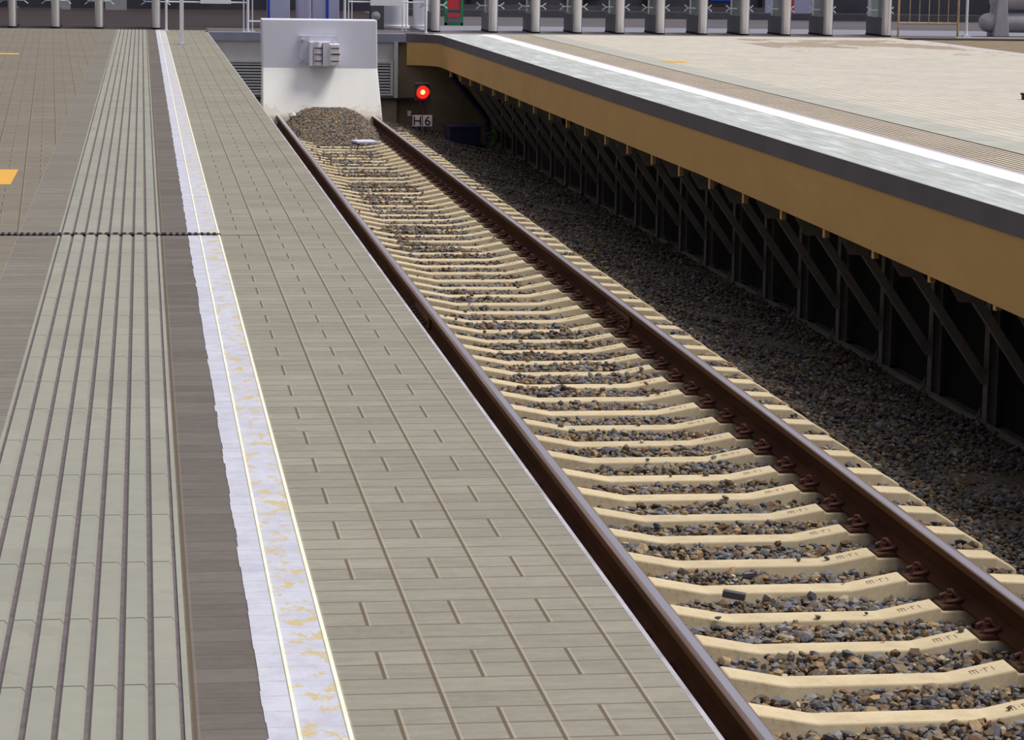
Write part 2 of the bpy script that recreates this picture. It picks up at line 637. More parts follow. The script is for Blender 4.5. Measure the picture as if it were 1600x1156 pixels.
M['glass'] = glass()
M['fork'] = mat_noise('pale blue fork', (0.62, 0.72, 0.82), (0.72, 0.80, 0.88), 8, 0.5)
M['hall_a'] = mat_noise('brown grey hall tile', (0.10, 0.085, 0.09), (0.16, 0.14, 0.145), 2.0, 0.5, stretch=(0.6, 3, 1))
M['hall_b'] = mat_noise('lilac grey hall floor', (0.22, 0.22, 0.29), (0.30, 0.30, 0.37), 1.2, 0.45, stretch=(0.5, 4, 1))
M['hall_c'] = mat_noise('dull hall tile', (0.08, 0.075, 0.09), (0.14, 0.125, 0.145), 1.2, 0.6, stretch=(0.3, 2, 1))
M['hall_left'] = mat_noise('dark plum hall tile', (0.022, 0.015, 0.018), (0.045, 0.031, 0.034), 1.0, 0.6, stretch=(0.15, 3, 1))
M['far_wall'] = mat_noise('dark blue grey far wall', (0.045, 0.047, 0.07), (0.10, 0.095, 0.115), 0.8, 0.6)
#M['ceiling'] = mat_noise('hall ceiling', (0.25, 0.25, 0.26), (0.32, 0.32, 0.33), 2, 0.8)
M['lilac_clad'] = mat_noise('lilac column cladding', (0.42, 0.44, 0.66), (0.50, 0.52, 0.74), 1.5, 0.4)
M['lilac_pale'] = mat_noise('pale lilac column', (0.62, 0.62, 0.84), (0.72, 0.72, 0.90), 1.5, 0.4)
M['blue'] = mat_noise('cobalt blue strip', (0.02, 0.06, 0.48), (0.03, 0.09, 0.58), 8, 0.5)
M['red'] = mat_noise('red panel', (0.55, 0.04, 0.05), (0.65, 0.06, 0.07), 5, 0.5)
M['green'] = mat_noise('green frame', (0.02, 0.22, 0.09), (0.03, 0.28, 0.12), 5, 0.5)
M['gold'] = mat_noise('rusty ochre rail paint', (0.38, 0.27, 0.14), (0.55, 0.42, 0.26), 9, 0.6)
M['pipe'] = mat_noise('grey painted pipe', (0.34, 0.34, 0.38), (0.42, 0.42, 0.46), 4, 0.4)
M['kerb'] = mat_noise('pale kerb concrete', (0.62, 0.60, 0.56), (0.72, 0.70, 0.66), 6, 0.8)
M['mud'] = mat_noise('brown muddy ground', (0.16, 0.125, 0.08), (0.27, 0.21, 0.14), 5, 0.9)
M['navy'] = mat_noise('navy box paint', (0.012, 0.014, 0.05), (0.02, 0.022, 0.07), 6, 0.6)
M['leaf'] = mat_noise('weed green', (0.03, 0.14, 0.02), (0.07, 0.25, 0.04), 20, 0.7)
M['sign_white'] = mat_noise('white enamel', (0.86, 0.86, 0.92), (0.92, 0.92, 0.95), 6, 0.5)
M['sign_black'] = mat_noise('black enamel', (0.01, 0.01, 0.03), (0.015, 0.015, 0.04), 6, 0.5)
M['signal_grey'] = mat_noise('dark signal paint', (0.025, 0.022, 0.04), (0.045, 0.04, 0.065), 6, 0.5)


def emis(name, c, s):
    t = NT(name)
    t.b.inputs['Emission Color'].default_value = (*c, 1)
    t.b.inputs['Emission Strength'].default_value = s
    return t.done(c, 0.4)


M['lens'] = emis('glowing red lens', (1.0, 0.01, 0.005), 3.0)
M['bulb'] = emis('hot lamp core', (1.0, 0.42, 0.10), 5.0)

ZD = 1.25          # platform surface above the rail heads


def struct(o, label):
    o['kind'] = 'structure'
    o['label'] = label
    return o


# ------------------------------------------------------------------ ground
def ground():
    xs = [-6, 0.9, 1.2, 1.6, 2.2, 3.05, 3.9, 4.35, 4.8, 5.3, 5.8, 6.3, 7.2, 20]
    zs = [-0.42, -0.42, -0.42, -0.42, -0.34, -0.34, -0.34, -0.36, -0.45, -0.53, -0.62, -0.70, -0.70, -0.70]
    ys = [-2, 5, 8] + [9 + i * 1.0 for i in range(39)] + [50, 52]
    b = MB()
    v = [(x, y, z) for y in ys for x, z in zip(xs, zs)]
    n = len(xs)
    f = [(j * n + i, j * n + i + 1, (j + 1) * n + i + 1, (j + 1) * n + i) for j in range(len(ys) - 1) for i in range(n - 1)]
    b.add(v, f)
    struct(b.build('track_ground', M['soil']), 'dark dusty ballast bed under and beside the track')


ground()


def gz(x):
    return float(np.interp(x, [2.2, 4.3, 4.8, 5.3, 5.8, 6.3], [-0.33, -0.33, -0.43, -0.53, -0.62, -0.70]))


# ------------------------------------------------------------------ left platform
Y0, Y1 = -1.5, 47.95


def slab(name, mat, x0, x1, label, y0=Y0, y1=Y1, z=ZD, th=0.12):
    return struct(MB().box(x0, x1, y0, y1, z - th, z).build(name, mat), label)


struct(MB().box(-6, 1.12, Y0, Y1, -0.42, ZD - 0.12).build('platform_wall', M['concrete_wall']), 'concrete side wall under the left platform')
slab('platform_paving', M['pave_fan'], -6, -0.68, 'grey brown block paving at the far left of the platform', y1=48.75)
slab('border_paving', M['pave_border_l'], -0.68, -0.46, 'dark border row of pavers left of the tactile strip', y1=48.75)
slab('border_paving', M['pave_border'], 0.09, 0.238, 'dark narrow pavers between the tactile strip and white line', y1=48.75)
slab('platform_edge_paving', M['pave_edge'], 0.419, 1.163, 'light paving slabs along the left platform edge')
slab('platform_edge_strip', M['edge_metal'], 1.163, 1.174, 'pale metal strip on the left platform edge')
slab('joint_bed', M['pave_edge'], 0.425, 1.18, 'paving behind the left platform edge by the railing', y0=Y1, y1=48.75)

# painted line: two tones and raised ridges
pl = empty('platform_line', (0.33, 10, ZD), 'worn white line painted along the left platform', 'painted line')
pl['kind'] = 'structure'


def chunk(x0, x1, y0, y1, mat, name, jag=False, seed=1):
    rnd = random.Random(seed)
    b = MB()
    y = y0
    while y < y1:
        j = rnd.uniform(-0.003, 0.003) if jag else 0
        b.box(x0 + j, x1, y, min(y + 0.115, y1), ZD - 0.02, ZD + 0.0012)
        y += 0.115
    o = b.build(name, mat)
    o.location = (-pl.location.x, -pl.location.y, -pl.location.z)
    o.parent = pl
    return o


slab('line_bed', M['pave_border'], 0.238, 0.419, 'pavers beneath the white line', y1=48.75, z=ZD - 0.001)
chunk(0.245, 0.309, Y0, 48.7, M['line_blue'], 'thin_paint', True)
chunk(0.309, 0.413, Y0, 48.7, M['line_white'], 'thick_paint')
rg = MB()
for xc, w in ((0.309, 0.0055), (0.413, 0.0065)):
    rg.prism([(xc - w, ZD), (xc + w, ZD), (xc + w * 0.5, ZD + 0.005), (xc - w * 0.5, ZD + 0.005)], 'y', Y0, 48.7)
o = rg.build('ridge', M['ridge'])
o.location = (-pl.location.x, -pl.location.y, -pl.location.z)
o.parent = pl

# tactile strip with real ribs
tb = MB()
tb.box(-0.46, 0.09, Y0, 48.75, ZD - 0.12, ZD - 0.004, 1)
tb.box(-0.462, -0.45, Y0, 48.75, ZD - 0.1, ZD + 0.001, 0)
tb.box(0.079, 0.092, Y0, 48.75, ZD - 0.1, ZD + 0.001, 0)
for k in range(-17, 71):
    ya, yb = 8.448 + k * 0.5745, 8.448 + (k + 1) * 0.5745 - 0.006
    if ya < Y0 or yb > 48.7:
        continue
    for i in range(8):
        xa = -0.441 + i * 0.0655
        xb = xa + 0.046
        tb.prism([(xa - 0.003, ZD - 0.005), (xb + 0.007, ZD - 0.005), (xb - 0.002, ZD + 0.006), (xa + 0.002, ZD + 0.006)], 'y', ya, yb, 0)
struct(tb.build('tactile_strip', [M['rib'], M['groove']]), 'ribbed pale tactile strip running along the left platform')

# expansion joint
ej = empty('expansion_joint', (0, 14.52, ZD), 'dark toothed expansion joint across the left platform', 'expansion joint')
ej['kind'] = 'structure'
b = MB()
b.box(-6, 0.425, -0.035, 0.035, -0.06, 0.0075)
b.build('joint_strip', M['groove'], ej)
b = MB()
x = -5.97
while x < 0.40:
    wd = 0.016 if not (-0.45 < x < 0.1) else 0.026
    b.box(x, x + wd, -0.04, 0.04, 0.0, 0.0105)
    x += wd + 0.018
b.build('joint_teeth', M['black'], ej)
tag(MB().box(0.425, 0.64, 14.50, 14.512, ZD - 0.01, ZD + 0.0015).build('hairline_joint', M['groove']), 'thin dark joint line beside the toothed joint', kind='structure')

for (xa, xb, ya, yb, lab) in ((-1.25, -0.865, 17.55, 18.70, 'orange painted patch on the paving at the left edge'),
                              (-2.3, -1.72, 37.65, 38.0, 'faint orange stripe on the far left paving')):
    tag(MB().box(xa, xb, ya, yb, ZD - 0.01, ZD + 0.002).build('painted_mark', M['orange']), lab, 'painted mark')
tag(MB().box(7.42, 7.76, 36.9, 37.5, ZD - 0.01, ZD + 0.002).build('painted_mark', M['orange']), 'small orange mark on the pale right platform', 'painted mark')


# ------------------------------------------------------------------ right platform
def redge(y):
    return float(np.interp(y, [0, 15.6, 28, 47], [5.44, 5.415, 5.345, 5.31]))


EP = [(redge(y), y) for y in (4, 10, 15.6, 20, 25, 28, 35, 41, 47.0)]
cx_, cy_, rr_ = 4.78, 47.05, 0.53
EP += [(cx_ + (5.31 - cx_) * math.cos(a), cy_ + 0.86 * math.sin(a)) for a in [math.radians(d) for d in range(10, 91, 8)]]


def path_band(name, z0f, z1f, inset, th, mat, label, cat=None):
    """upright band that follows the platform edge"""
    b = MB()
    n = len(EP)
    v = []
    for i, (x, y) in enumerate(EP):
        a = EP[max(i - 1, 0)]
        c = EP[min(i + 1, n - 1)]
        d = Vector((c[0] - a[0], c[1] - a[1])).normalized()
        nx, ny = d.y, -d.x        # to the platform side
        z0, z1 = z0f(y), z1f(y)
        for off, z in ((inset, z0), (inset + th, z0), (inset + th, z1), (inset, z1)):
            v.append((x + nx * off, y + ny * off, z))
    f = []
    for i in range(n - 1):
        for k in range(4):
            f.append((i * 4 + k, i * 4 + (k + 1) % 4, (i + 1) * 4 + (k + 1) % 4, (i + 1) * 4 + k))
    f += [(3, 2, 1, 0), tuple((n - 1) * 4 + k for k in range(4))]
    b.add(v, f)
    return struct(b.build(name, mat), label)


path_band('platform_coping', lambda y: 1.102, lambda y: ZD, 0.0, 0.10, M['coping'], 'dark grey coping band on the right platform edge')
path_band('platform_fascia', lambda y: float(np.interp(y, [15, 24], [0.605, 0.685])), lambda y: 1.102, 0.008, 0.05, M['yellow'],
          'ochre yellow fascia board under the right platform edge')

# edge paving follows the path
b = MB()
for i in range(len(EP) - 1):
    (x0, y0), (x1, y1) = EP[i], EP[i + 1]
    v = [(x0 + 0.09, y0, ZD - 0.05), (6.14, y0, ZD - 0.05), (6.14, y1, ZD - 0.05), (x1 + 0.09, y1, ZD - 0.05),
         (x0 + 0.004, y0, ZD + 0.002), (6.14, y0, ZD + 0.002), (6.14, y1, ZD + 0.002), (x1 + 0.004, y1, ZD + 0.002)]
    b.add(v, [(4, 5, 6, 7), (3, 2, 1, 0), (0, 4, 7, 3), (0, 1, 5, 4), (2, 3, 7, 6), (1, 2, 6, 5)])
struct(b.build('platform_edge_paving', M['rpave_edge']), 'streaky pale blue grey paving along the right platform edge')
RY0, RY1 = 4, 48.35
slab('platform_line', M['rline'], 6.14, 6.38, 'bright white line painted along the right platform', RY0, 47.95, ZD + 0.001)
slab('border_strip', M['lilac'], 6.38, 6.445, 'lilac grey strip beside the bright white line', RY0, 47.95)
b = MB()
b.box(6.445, 7.06, RY0, 47.95, ZD - 0.12, ZD - 0.008, 1)
b.box(7.035, 7.06, RY0, 47.95, ZD - 0.11, ZD - 0.003, 1)
for k in range(76):
    ya = RY0 + k * 0.578
    for i in range(9):
        xa = 6.45 + i * 0.0645
        b.prism([(xa, ZD - 0.008), (xa + 0.036, ZD - 0.008), (xa + 0.032, ZD + 0.004), (xa + 0.004, ZD + 0.004)], 'y', ya, min(ya + 0.57, 47.95), 0)
struct(b.build('tactile_strip', [M['rrib'], M['rgroove']]), 'narrow brown grooved tactile strip on the right platform')
slab('border_paving', M['rpave_grey'], 7.06, 7.50, 'light grey paver row beside the right tactile strip', RY0, RY1)
slab('platform_paving', M['rpave'], 7.50, 14.05, 'broad pale cream paving of the right platform', RY0, RY1)
slab('platform_infill', M['hall_b'], 5.31, 7.06, 'strip of floor between right platform and first gates', 47.95, RY1 + 0.1)
slab('deck_slab', M['concrete_wall'], 5.46, 14.3, 'concrete deck under the right platform paving', RY0, 48.35, 1.12, 0.2)
slab('side_strip', M['lilac'], 14.05, 14.25, 'lilac drain strip at the far right of the platform', RY0, 47.3)
slab('muddy_ground', M['mud'], 14.25, 22, 'brown muddy ground beyond the right platform', RY0, 48.3, 1.22)

# mesh screen coloured dark for under-deck shade and base strip behind the frames
struct(MB().box(6.46, 6.50, RY0, 47.9, -0.72, 0.93).build('mesh_screen', M['dark_mesh']), 'mesh screen coloured black for shade behind the support frames')
struct(MB().box(6.29, 6.34, RY0, 47.9, -0.76, -0.672).build('base_strip', M['frame_steel']), 'low grey strip joining the feet of the frames')

# support frames
fr = empty('platform_support', (0, 0, 0), '', 'support frame', 'steel frames under the right platform')
b = MB()      # post: channel with two flanges
b.box(6.27, 6.35, -0.006, 0.006, -0.70, 0.80)
b.box(6.27, 6.280, -0.05, 0.05, -0.70, 0.80)
b.box(6.34, 6.350, -0.05, 0.05, -0.70, 0.80)
b.build('post', M['frame_steel'], fr)
b = MB()
p0, p1 = Vector((5.60, 0, 0.60)), Vector((6.27, 0, -0.36))
d = (p1 - p0).normalized()
nn = Vector((-d.z, 0, d.x))
if nn.z < 0:
    nn = -nn
w = 0.032
for (u0, u1, yy0, yy1) in ((-w, w, -0.035, -0.027), (w - 0.008, w, -0.03, 0.04), (-w, -w + 0.008, -0.03, 0.04)):
    q = [p0 + nn * u0, p1 + nn * u0, p1 + nn * u1, p0 + nn * u1]
    b.prism([(a.x, a.z) for a in q], 'y', yy0, yy1)
b.build('brace', M['frame_steel'], fr)
b = MB()
b.prism([(5.46, 0.80), (5.47, 0.60), (5.56, 0.45), (5.70, 0.44), (5.84, 0.62), (5.88, 0.80)], 'y', -0.045, -0.036)
g = b.build('gusset', M['frame_steel'], fr)
b = MB()
b.box(5.46, 6.44, -0.05, 0.05, 0.80, 0.815)
b.box(5.46, 6.44, -0.05, 0.05, 0.905, 0.92)
b.box(5.46, 6.44, -0.006, 0.006, 0.815, 0.905)
b.build('cross_beam', M['frame_steel'], fr)
b = MB()
b.box(6.18, 6.43, -0.10, 0.10, -0.72, -0.70)
for yy in (-0.07, 0.07):
    b.lathe([(0.014, 0), (0.014, 0.035)], (6.21, yy, -0.70), 6)
b.prism([(6.24, -0.70), (6.18, -0.70), (6.24, -0.56)], 'y', -0.005, 0.005)
b.build('foot_plate', M['frame_steel'], fr)
b = MB()
b.box(5.353, 5.363, -0.028, 0.028, 0.58, 0.70)
b.box(5.363, 5.40, -0.004, 0.004, 0.58, 0.70)
b.build('beam_end', M['yellow'], fr)
NF = 23
for k in range(NF):
    Y = 14.74 + 1.41 * k
    dx = redge(Y) - 5.34
    lab = 'grey steel support frame under the right platform, %s from the near end' % ordinal(k + 1)
    if k == 0:
        fr.location = (dx, Y, 0)
        fr['label'] = lab
    else:
        dup(fr, (dx, Y, 0), lab)

# ------------------------------------------------------------------ rails
RX = (2.252, 3.858)
prof = [(-0.075, -0.18), (0.075, -0.18), (0.075, -0.168), (0.03, -0.150), (0.010, -0.135), (0.009, -0.055), (0.014, -0.045), (0.036, -0.036),
        (0.0375, -0.012), (0.034, -0.004), (0.026, -0.0008), (0.012, 0.0), (-0.012, 0.0), (-0.026, -0.0008), (-0.034, -0.004), (-0.0375, -0.012),
        (-0.036, -0.036), (-0.014, -0.045), (-0.009, -0.055), (-0.010, -0.135), (-0.03, -0.150), (-0.075, -0.168)]


def rail(x, side, label):
    b = MB()
    n = len(prof)
    ya, yb = -1.0, 44.35
    v = [(p[0], ya, p[1]) for p in prof] + [(p[0], yb, p[1]) for p in prof]
    b.add(v, [])
    mi = []
    for i in range(n):
        j = (i + 1) % n
        b.f.append((i, j, j + n, i + n))
        m_ = 3 if i in (7, 8, 14, 15) else 0
        if i in (9, 10, 11, 12, 13):
            m_ = 1
        if i in (10, 11, 12):
            m_ = 2
        if i == 10 and side > 0 or i == 12 and side < 0:
            m_ = 1
        b.m.append(m_)
    b.f.append(tuple(range(n)))
    b.m.append(0)
    b.f.append(tuple(range(2 * n - 1, n - 1, -1)))
    b.m.append(0)
    o = b.build('steel_rail', [M['rail_side'], M['rail_top'], M['rail_crown'], M['rail_head']])
    o.location = (x, 0, 0)
    tag(o, label, 'rail')
    return o


rl = rail(RX[0], -1, 'left brown steel rail running beside the platform edge')
rr = rail(RX[1], 1, 'right brown steel rail with a shiny top')
YJ = 20.85
for rob in (rl, rr):
    for sx in (-1, 1):
        b = MB()
        b.box(min(sx * 0.012, sx * 0.034), max(sx * 0.012, sx * 0.034), YJ - 0.5, YJ + 0.5, -0.145, -0.050)
        fp = b.build('fishplate', M['rust'], rob, bevel=0.004)
        for q in range(6):
            yy = YJ - 0.42 + q * 0.168
            b = MB()
            b.lathe([(0.018, 0), (0.018, sx * 0.022)], (sx * 0.034, yy, -0.098), 6, axis='x')
            b.lathe([(0.009, 0), (0.009, sx * 0.045)], (sx * 0.034, yy, -0.098), 8, axis='x')
            b.build('bolt', M['clip'], fp)

# ------------------------------------------------------------------ sleepers
AX = 3.055
st = [(-1.385, -0.275, 0.062), (-1.27, -0.205, 0.084), (-0.985, -0.190, 0.086), (-0.965, -0.197, 0.086), (-0.64, -0.197, 0.086), (-0.628, -0.178, 0.086),
      (-0.36, -0.228, 0.078), (0.36, -0.228, 0.078), (0.628, -0.178, 0.086), (0.64, -0.197, 0.086), (0.965, -0.197, 0.086), (0.985, -0.190, 0.086),
      (1.27, -0.205, 0.084), (1.385, -0.275, 0.062)]
b = MB()
v = []
for x, z, hw in st:
    v += [(x, -0.125, -0.42), (x, -hw, z), (x, hw, z), (x, 0.125, -0.42)]
f = []
for i in range(len(st) - 1):
    for k in range(4):
        f.append((i * 4 + k, (i + 1) * 4 + k, (i + 1) * 4 + (k + 1) % 4, i * 4 + (k + 1) % 4))
f += [(0, 1, 2, 3), tuple((len(st) - 1) * 4 + k for k in (3, 2, 1, 0))]
b.add(v, f)
sl = b.build('concrete_sleeper', M['sleeper'], bevel=0.008)
tag(sl, '', 'sleeper', 'concrete sleepers of the track')


def clip_mesh(sx):
    """spring clip: a double bowed loop over the rail foot"""
    b = MB()
    pts = [(0.00, -0.052, 0.010), (0.028, -0.062, 0.016), (0.060, -0.052, 0.020), (0.072, -0.022, 0.014), (0.050, -0.006, 0.026),
           (0.036, 0.0, 0.046), (0.050, 0.006, 0.026), (0.072, 0.022, 0.014), (0.060, 0.052, 0.020), (0.028, 0.062, 0.016), (0.00, 0.052, 0.010)]
    b.tube([(sx * (p[0] * 1.15 - 0.014), p[1] * 1.15, p[2] * 1.15) for p in pts], 0.0115, 7)
    return b


for xr in (-0.803, 0.803):
    b = MB()
    b.box(xr - 0.155, xr + 0.155, -0.078, 0.078, -0.197, -0.181)
    b.build('rail_pad', M['rust'], sl)
    for sx in (-1, 1):
        b = clip_mesh(-sx)
        b.v = [(x + xr + sx * 0.122, y, z - 0.172) for x, y, z in b.v]
        c = b.build('rail_clip', M['clip'], sl, smooth=True)
        b = MB()
        cx = xr + sx * 0.108
        b.lathe([(0.024, 0), (0.024, 0.006), (0.019, 0.007), (0.019, 0.026), (0.011, 0.028), (0.011, 0.045), (0.008, 0.049)], (cx, 0, -0.160), 6)
        b.build('bolt', M['clip'], c)
b = MB()
sl_dz = (0.178 - 0.228) / (0.628 - 0.36)


def mk(u, v0, v1, w=0.006, horizontal=False, u2=None):
    u = 0.50 + (u - 0.48) * 0.62
    u2 = None if u2 is None else 0.50 + (u2 - 0.48) * 0.62
    w *= 0.75
    v0, v1 = v0 * 0.6, v1 * 0.6
    ua, ub = (u, u + w) if u2 is None else (u, u2)
    za, zb = -0.228 + (ua - 0.36) * 0.1866, -0.228 + (ub - 0.36) * 0.1866
    b.add([(ua, v0, za + 0.001), (ub, v0, zb + 0.001), (ub, v1, zb + 0.001), (ua, v1, za + 0.001),
           (ua, v0, za - 0.006), (ub, v0, zb - 0.006), (ub, v1, zb - 0.006), (ua, v1, za - 0.006)],
          [(0, 1, 2, 3), (7, 6, 5, 4), (0, 4, 5, 1), (2, 6, 7, 3), (1, 5, 6, 2), (3, 7, 4, 0)])


for u in (0.40, 0.423, 0.446):
    mk(u, -0.052, 0.030)
mk(0.40, 0.022, 0.034, u2=0.452)
mk(0.475, -0.015, 0.0, w=0.010)
mk(0.505, -0.052, 0.034)
mk(0.505, 0.022, 0.034, u2=0.535)
mk(0.560, -0.052, 0.034)
b.build('cast_mark', M['mark'], sl)
SY = [10.575 + 0.540 * k for k in range(-4, 62)]
SY = [y for y in SY if y < 43.2]
iJ = min(range(len(SY)), key=lambda i: abs(SY[i] - YJ))
nS = len(SY)
rs = random.Random(5)
for i, y in enumerate(SY):
    if i < iJ:
        lab = 'sandy concrete sleeper, %s on the near side of the bolted rail joint' % ordinal(iJ - i)
    elif i == iJ:
        lab = 'sandy concrete sleeper directly beneath the bolted rail joint'
    elif i <= (iJ + nS) // 2:
        lab = 'sandy concrete sleeper, %s beyond the bolted rail joint' % ordinal(i - iJ)
    else:
        lab = 'sandy concrete sleeper, %s counted back from the gravel mound' % ordinal(nS - i)
    loc = (AX + rs.uniform(-0.008, 0.008), y + rs.uniform(-0.012, 0.012), 0)
    if i == 0:
        sl.location = loc
        sl['label'] = lab
    else:
        dup(sl, loc, lab)

# ------------------------------------------------------------------ ballast
rng = np.random.default_rng(11)


def ico(sub):
    t = (1 + 5 ** .5) / 2
    v = np.array([(-1, t, 0), (1, t, 0), (-1, -t, 0), (1, -t, 0), (0, -1, t), (0, 1, t), (0, -1, -t), (0, 1, -t), (t, 0, -1), (t, 0, 1), (-t, 0, -1), (-t, 0, 1)], float)
    v /= np.linalg.norm(v[0])
    f = [(0, 11, 5), (0, 5, 1), (0, 1, 7), (0, 7, 10), (0, 10, 11), (1, 5, 9), (5, 11, 4), (11, 10, 2), (10, 7, 6), (7, 1, 8), (3, 9, 4), (3, 4, 2), (3, 2, 6),
         (3, 6, 8), (3, 8, 9), (4, 9, 5), (2, 4, 11), (6, 2, 10), (8, 6, 7), (9, 8, 1)]
    return v, np.array(f)


IV, IF = ico(0)


def rock_shapes(n):
    """angular crushed rock: a cut ico hull"""
    out = []
    for _ in range(n):
        v = IV.copy()
        for _c in range(5):
            d = rng.normal(size=3)
            d /= np.linalg.norm(d)
            h = rng.uniform(0.45, 0.8)
            s = v @ d
            v = np.where((s > h)[:, None], v - (s - h)[:, None] * d, v)
        v += rng.normal(size=v.shape) * 0.07
        out.append(v)
    return np.array(out)


SH = rock_shapes(24)
PAL = np.array([(0.150, 0.155, 0.190), (0.20, 0.205, 0.24), (0.11, 0.11, 0.135), (0.26, 0.25, 0.25), (0.25, 0.19, 0.13), (0.33, 0.24, 0.15), (0.17, 0.10, 0.06),
                (0.20, 0.16, 0.12), (0.12, 0.09, 0.07), (0.42, 0.37, 0.30)])
PW = np.array([.16, .11, .11, .08, .16, .11, .08, .11, .06, .02])


def stones(name, P, size, weights, label, cat, colscale=None, kind='stuff'):
    n = len(P)
    k = rng.integers(0, len(SH), n)
    V = SH[k].copy()                                     # n,12,3
    sc = size[:, None] * rng.uniform(0.65, 1.25, (n, 3))
    sc[:, 2] *= 0.75
    V *= sc[:, None, :]
    a = rng.uniform(0, 2 * np.pi, n)
    ti = rng.normal(0, 0.45, n)
    ca, sa, ct, s_t = np.cos(a), np.sin(a), np.cos(ti), np.sin(ti)
    x = V[..., 0]
    y = V[..., 1] * ct[:, None] - V[..., 2] * s_t[:, None]
    z = V[..., 1] * s_t[:, None] + V[..., 2] * ct[:, None]
    X = x * ca[:, None] - y * sa[:, None]
    Y = x * sa[:, None] + y * ca[:, None]
    V = np.stack([X, Y, z], -1) + P[:, None, :]
    F = (IF[None] + (np.arange(n) * 12)[:, None, None]).reshape(-1, 3)
    me = bpy.data.meshes.new(name)
    nv, nf = n * 12, n * 20
    me.vertices.add(nv)
    me.vertices.foreach_set('co', V.reshape(-1).astype(np.float32))
    me.loops.add(nf * 3)
    me.loops.foreach_set('vertex_index', F.reshape(-1).astype(np.int32))
    me.polygons.add(nf)
    me.polygons.foreach_set('loop_start', np.arange(0, nf * 3, 3, dtype=np.int32))
    me.update(calc_edges=True)
    ci = rng.choice(len(PAL), n, p=weights / weights.sum())
    c = PAL[ci] * rng.uniform(0.55, 1.2, (n, 1)) * np.array([1.0, 0.96, 0.90])
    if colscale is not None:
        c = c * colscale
    c = np.clip(c, 0, 1)
    col = np.ones((nv, 4), np.float32)
    col[:, :3] = np.repeat(c, 12, 0)
    at = me.color_attributes.new('Col', 'FLOAT_COLOR', 'POINT')
    at.data.foreach_set('color', col.reshape(-1))
    me.materials.append(M['stone'])
    me.polygons.foreach_set('use_smooth', np.zeros(nf, bool))
    o = bpy.data.objects.new(name, me)
    COL.objects.link(o)
    tag(o, label, cat, kind=kind)
    return o


def grid_pts(x0, x1, y0, y1, step):
    xs = np.arange(x0, x1, step)
    ys = np.arange(y0, y1, step)
    g = np.stack(np.meshgrid(xs, ys), -1).reshape(-1, 2)
    return g + rng.uniform(-0.5, 0.5, g.shape) * step


SYa = np.array(SY)


def sleeper_dist(y):
    return np.abs(y[:, None] - SYa[None]).min(1)


def smooth_noise(x, y, seed):
    r = np.random.default_rng(seed)
    s = np.zeros_like(x)
    for k in range(10):
        fx, fy = r.normal(0, 3.4, 2)
        s += np.sin(fx * x + fy * y * 0.8 + r.uniform(0, 6.28))
    return s / 10 ** .5


# between the rails and under them
g = np.concatenate([grid_pts(2.10, 4.36, 8.0, 22, 0.034), grid_pts(2.10, 4.36, 22, 44, 0.038)])
dsl = sleeper_dist(g[:, 1])
inr = (g[:, 0] < AX + 1.33)
cover = smooth_noise(g[:, 0], g[:, 1], 3) + np.interp(g[:, 1], [15, 24, 36, 40.5, 43], [-1.4, -0.9, -0.2, 0.8, 3])
keep = (dsl > 0.100) | (g[:, 1] > SYa[-1] + 0.12)
g1 = g[keep]
d1 = dsl[keep]
lift = np.interp(g1[:, 1], [12, 25, 40], [0.0, 0.012, 0.026]) + 0.018 * smooth_noise(g1[:, 0], g1[:, 1], 7)
z1 = -0.260 + lift + rng.uniform(-0.016, 0.016, len(g1))
P1 = np.column_stack([g1, z1])
s1 = np.clip(rng.lognormal(math.log(0.0235), 0.26, len(g1)), 0.013, 0.038)
# stones lying on sleepers
top = (~keep) & (rng.uniform(size=len(g)) < np.clip((cover - 0.75) * 0.55, 0.012, 0.8) * np.interp(g[:, 1], [10, 26, 41], [0.35, 1, 1.2])) & (np.abs(g[:, 0] - AX) < 0.60)
g2 = g[top]
zt = np.interp(np.abs(g2[:, 0] - AX), [0.36, 0.628], [-0.228, -0.178])
P2 = np.column_stack([g2, zt + 0.012])
s2 = rng.uniform(0.013, 0.024, len(g2))
g = grid_pts(2.15, 4.30, 8.0, 44, 0.05)
g = g[sleeper_dist(g[:, 1]) > 0.12]
P3 = np.column_stack([g, np.full(len(g), -0.312) + rng.uniform(-0.01, 0.01, len(g))])
stones('ballast_gravel', np.concatenate([P1, P2, P3]), np.concatenate([s1, s2, np.full(len(P3), 0.03)]), PW, 'mixed grey and brown crushed stone between the sleepers', 'gravel')
# narrow strip between the left rail and the platform wall
g = grid_pts(1.22, 2.12, 6.0, 47.6, 0.048)
g = g[sleeper_dist(g[:, 1]) > 0.13]
stones('ballast_gravel', np.column_stack([g, -0.295 + rng.uniform(-0.02, 0.012, len(g))]), rng.uniform(0.024, 0.034, len(g)), PW,
       'crushed stone between the left rail and the platform wall', 'gravel')
# shoulder on the right; an even darker tint puts shade into the stones
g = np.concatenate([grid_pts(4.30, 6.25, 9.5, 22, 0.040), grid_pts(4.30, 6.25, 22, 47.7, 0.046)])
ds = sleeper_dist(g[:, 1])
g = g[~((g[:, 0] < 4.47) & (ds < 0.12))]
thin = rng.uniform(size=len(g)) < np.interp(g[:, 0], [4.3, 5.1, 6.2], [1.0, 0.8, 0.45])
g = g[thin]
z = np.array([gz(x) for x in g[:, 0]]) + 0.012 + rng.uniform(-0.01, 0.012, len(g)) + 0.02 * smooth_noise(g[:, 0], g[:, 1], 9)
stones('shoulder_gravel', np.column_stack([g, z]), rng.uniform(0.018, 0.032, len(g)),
       np.array([.12, .08, .14, .06, .12, .07, .10, .13, .16, .02]), 'shade-tinted gravel between the sleeper ends and the right platform', 'gravel',
       colscale=0.62)
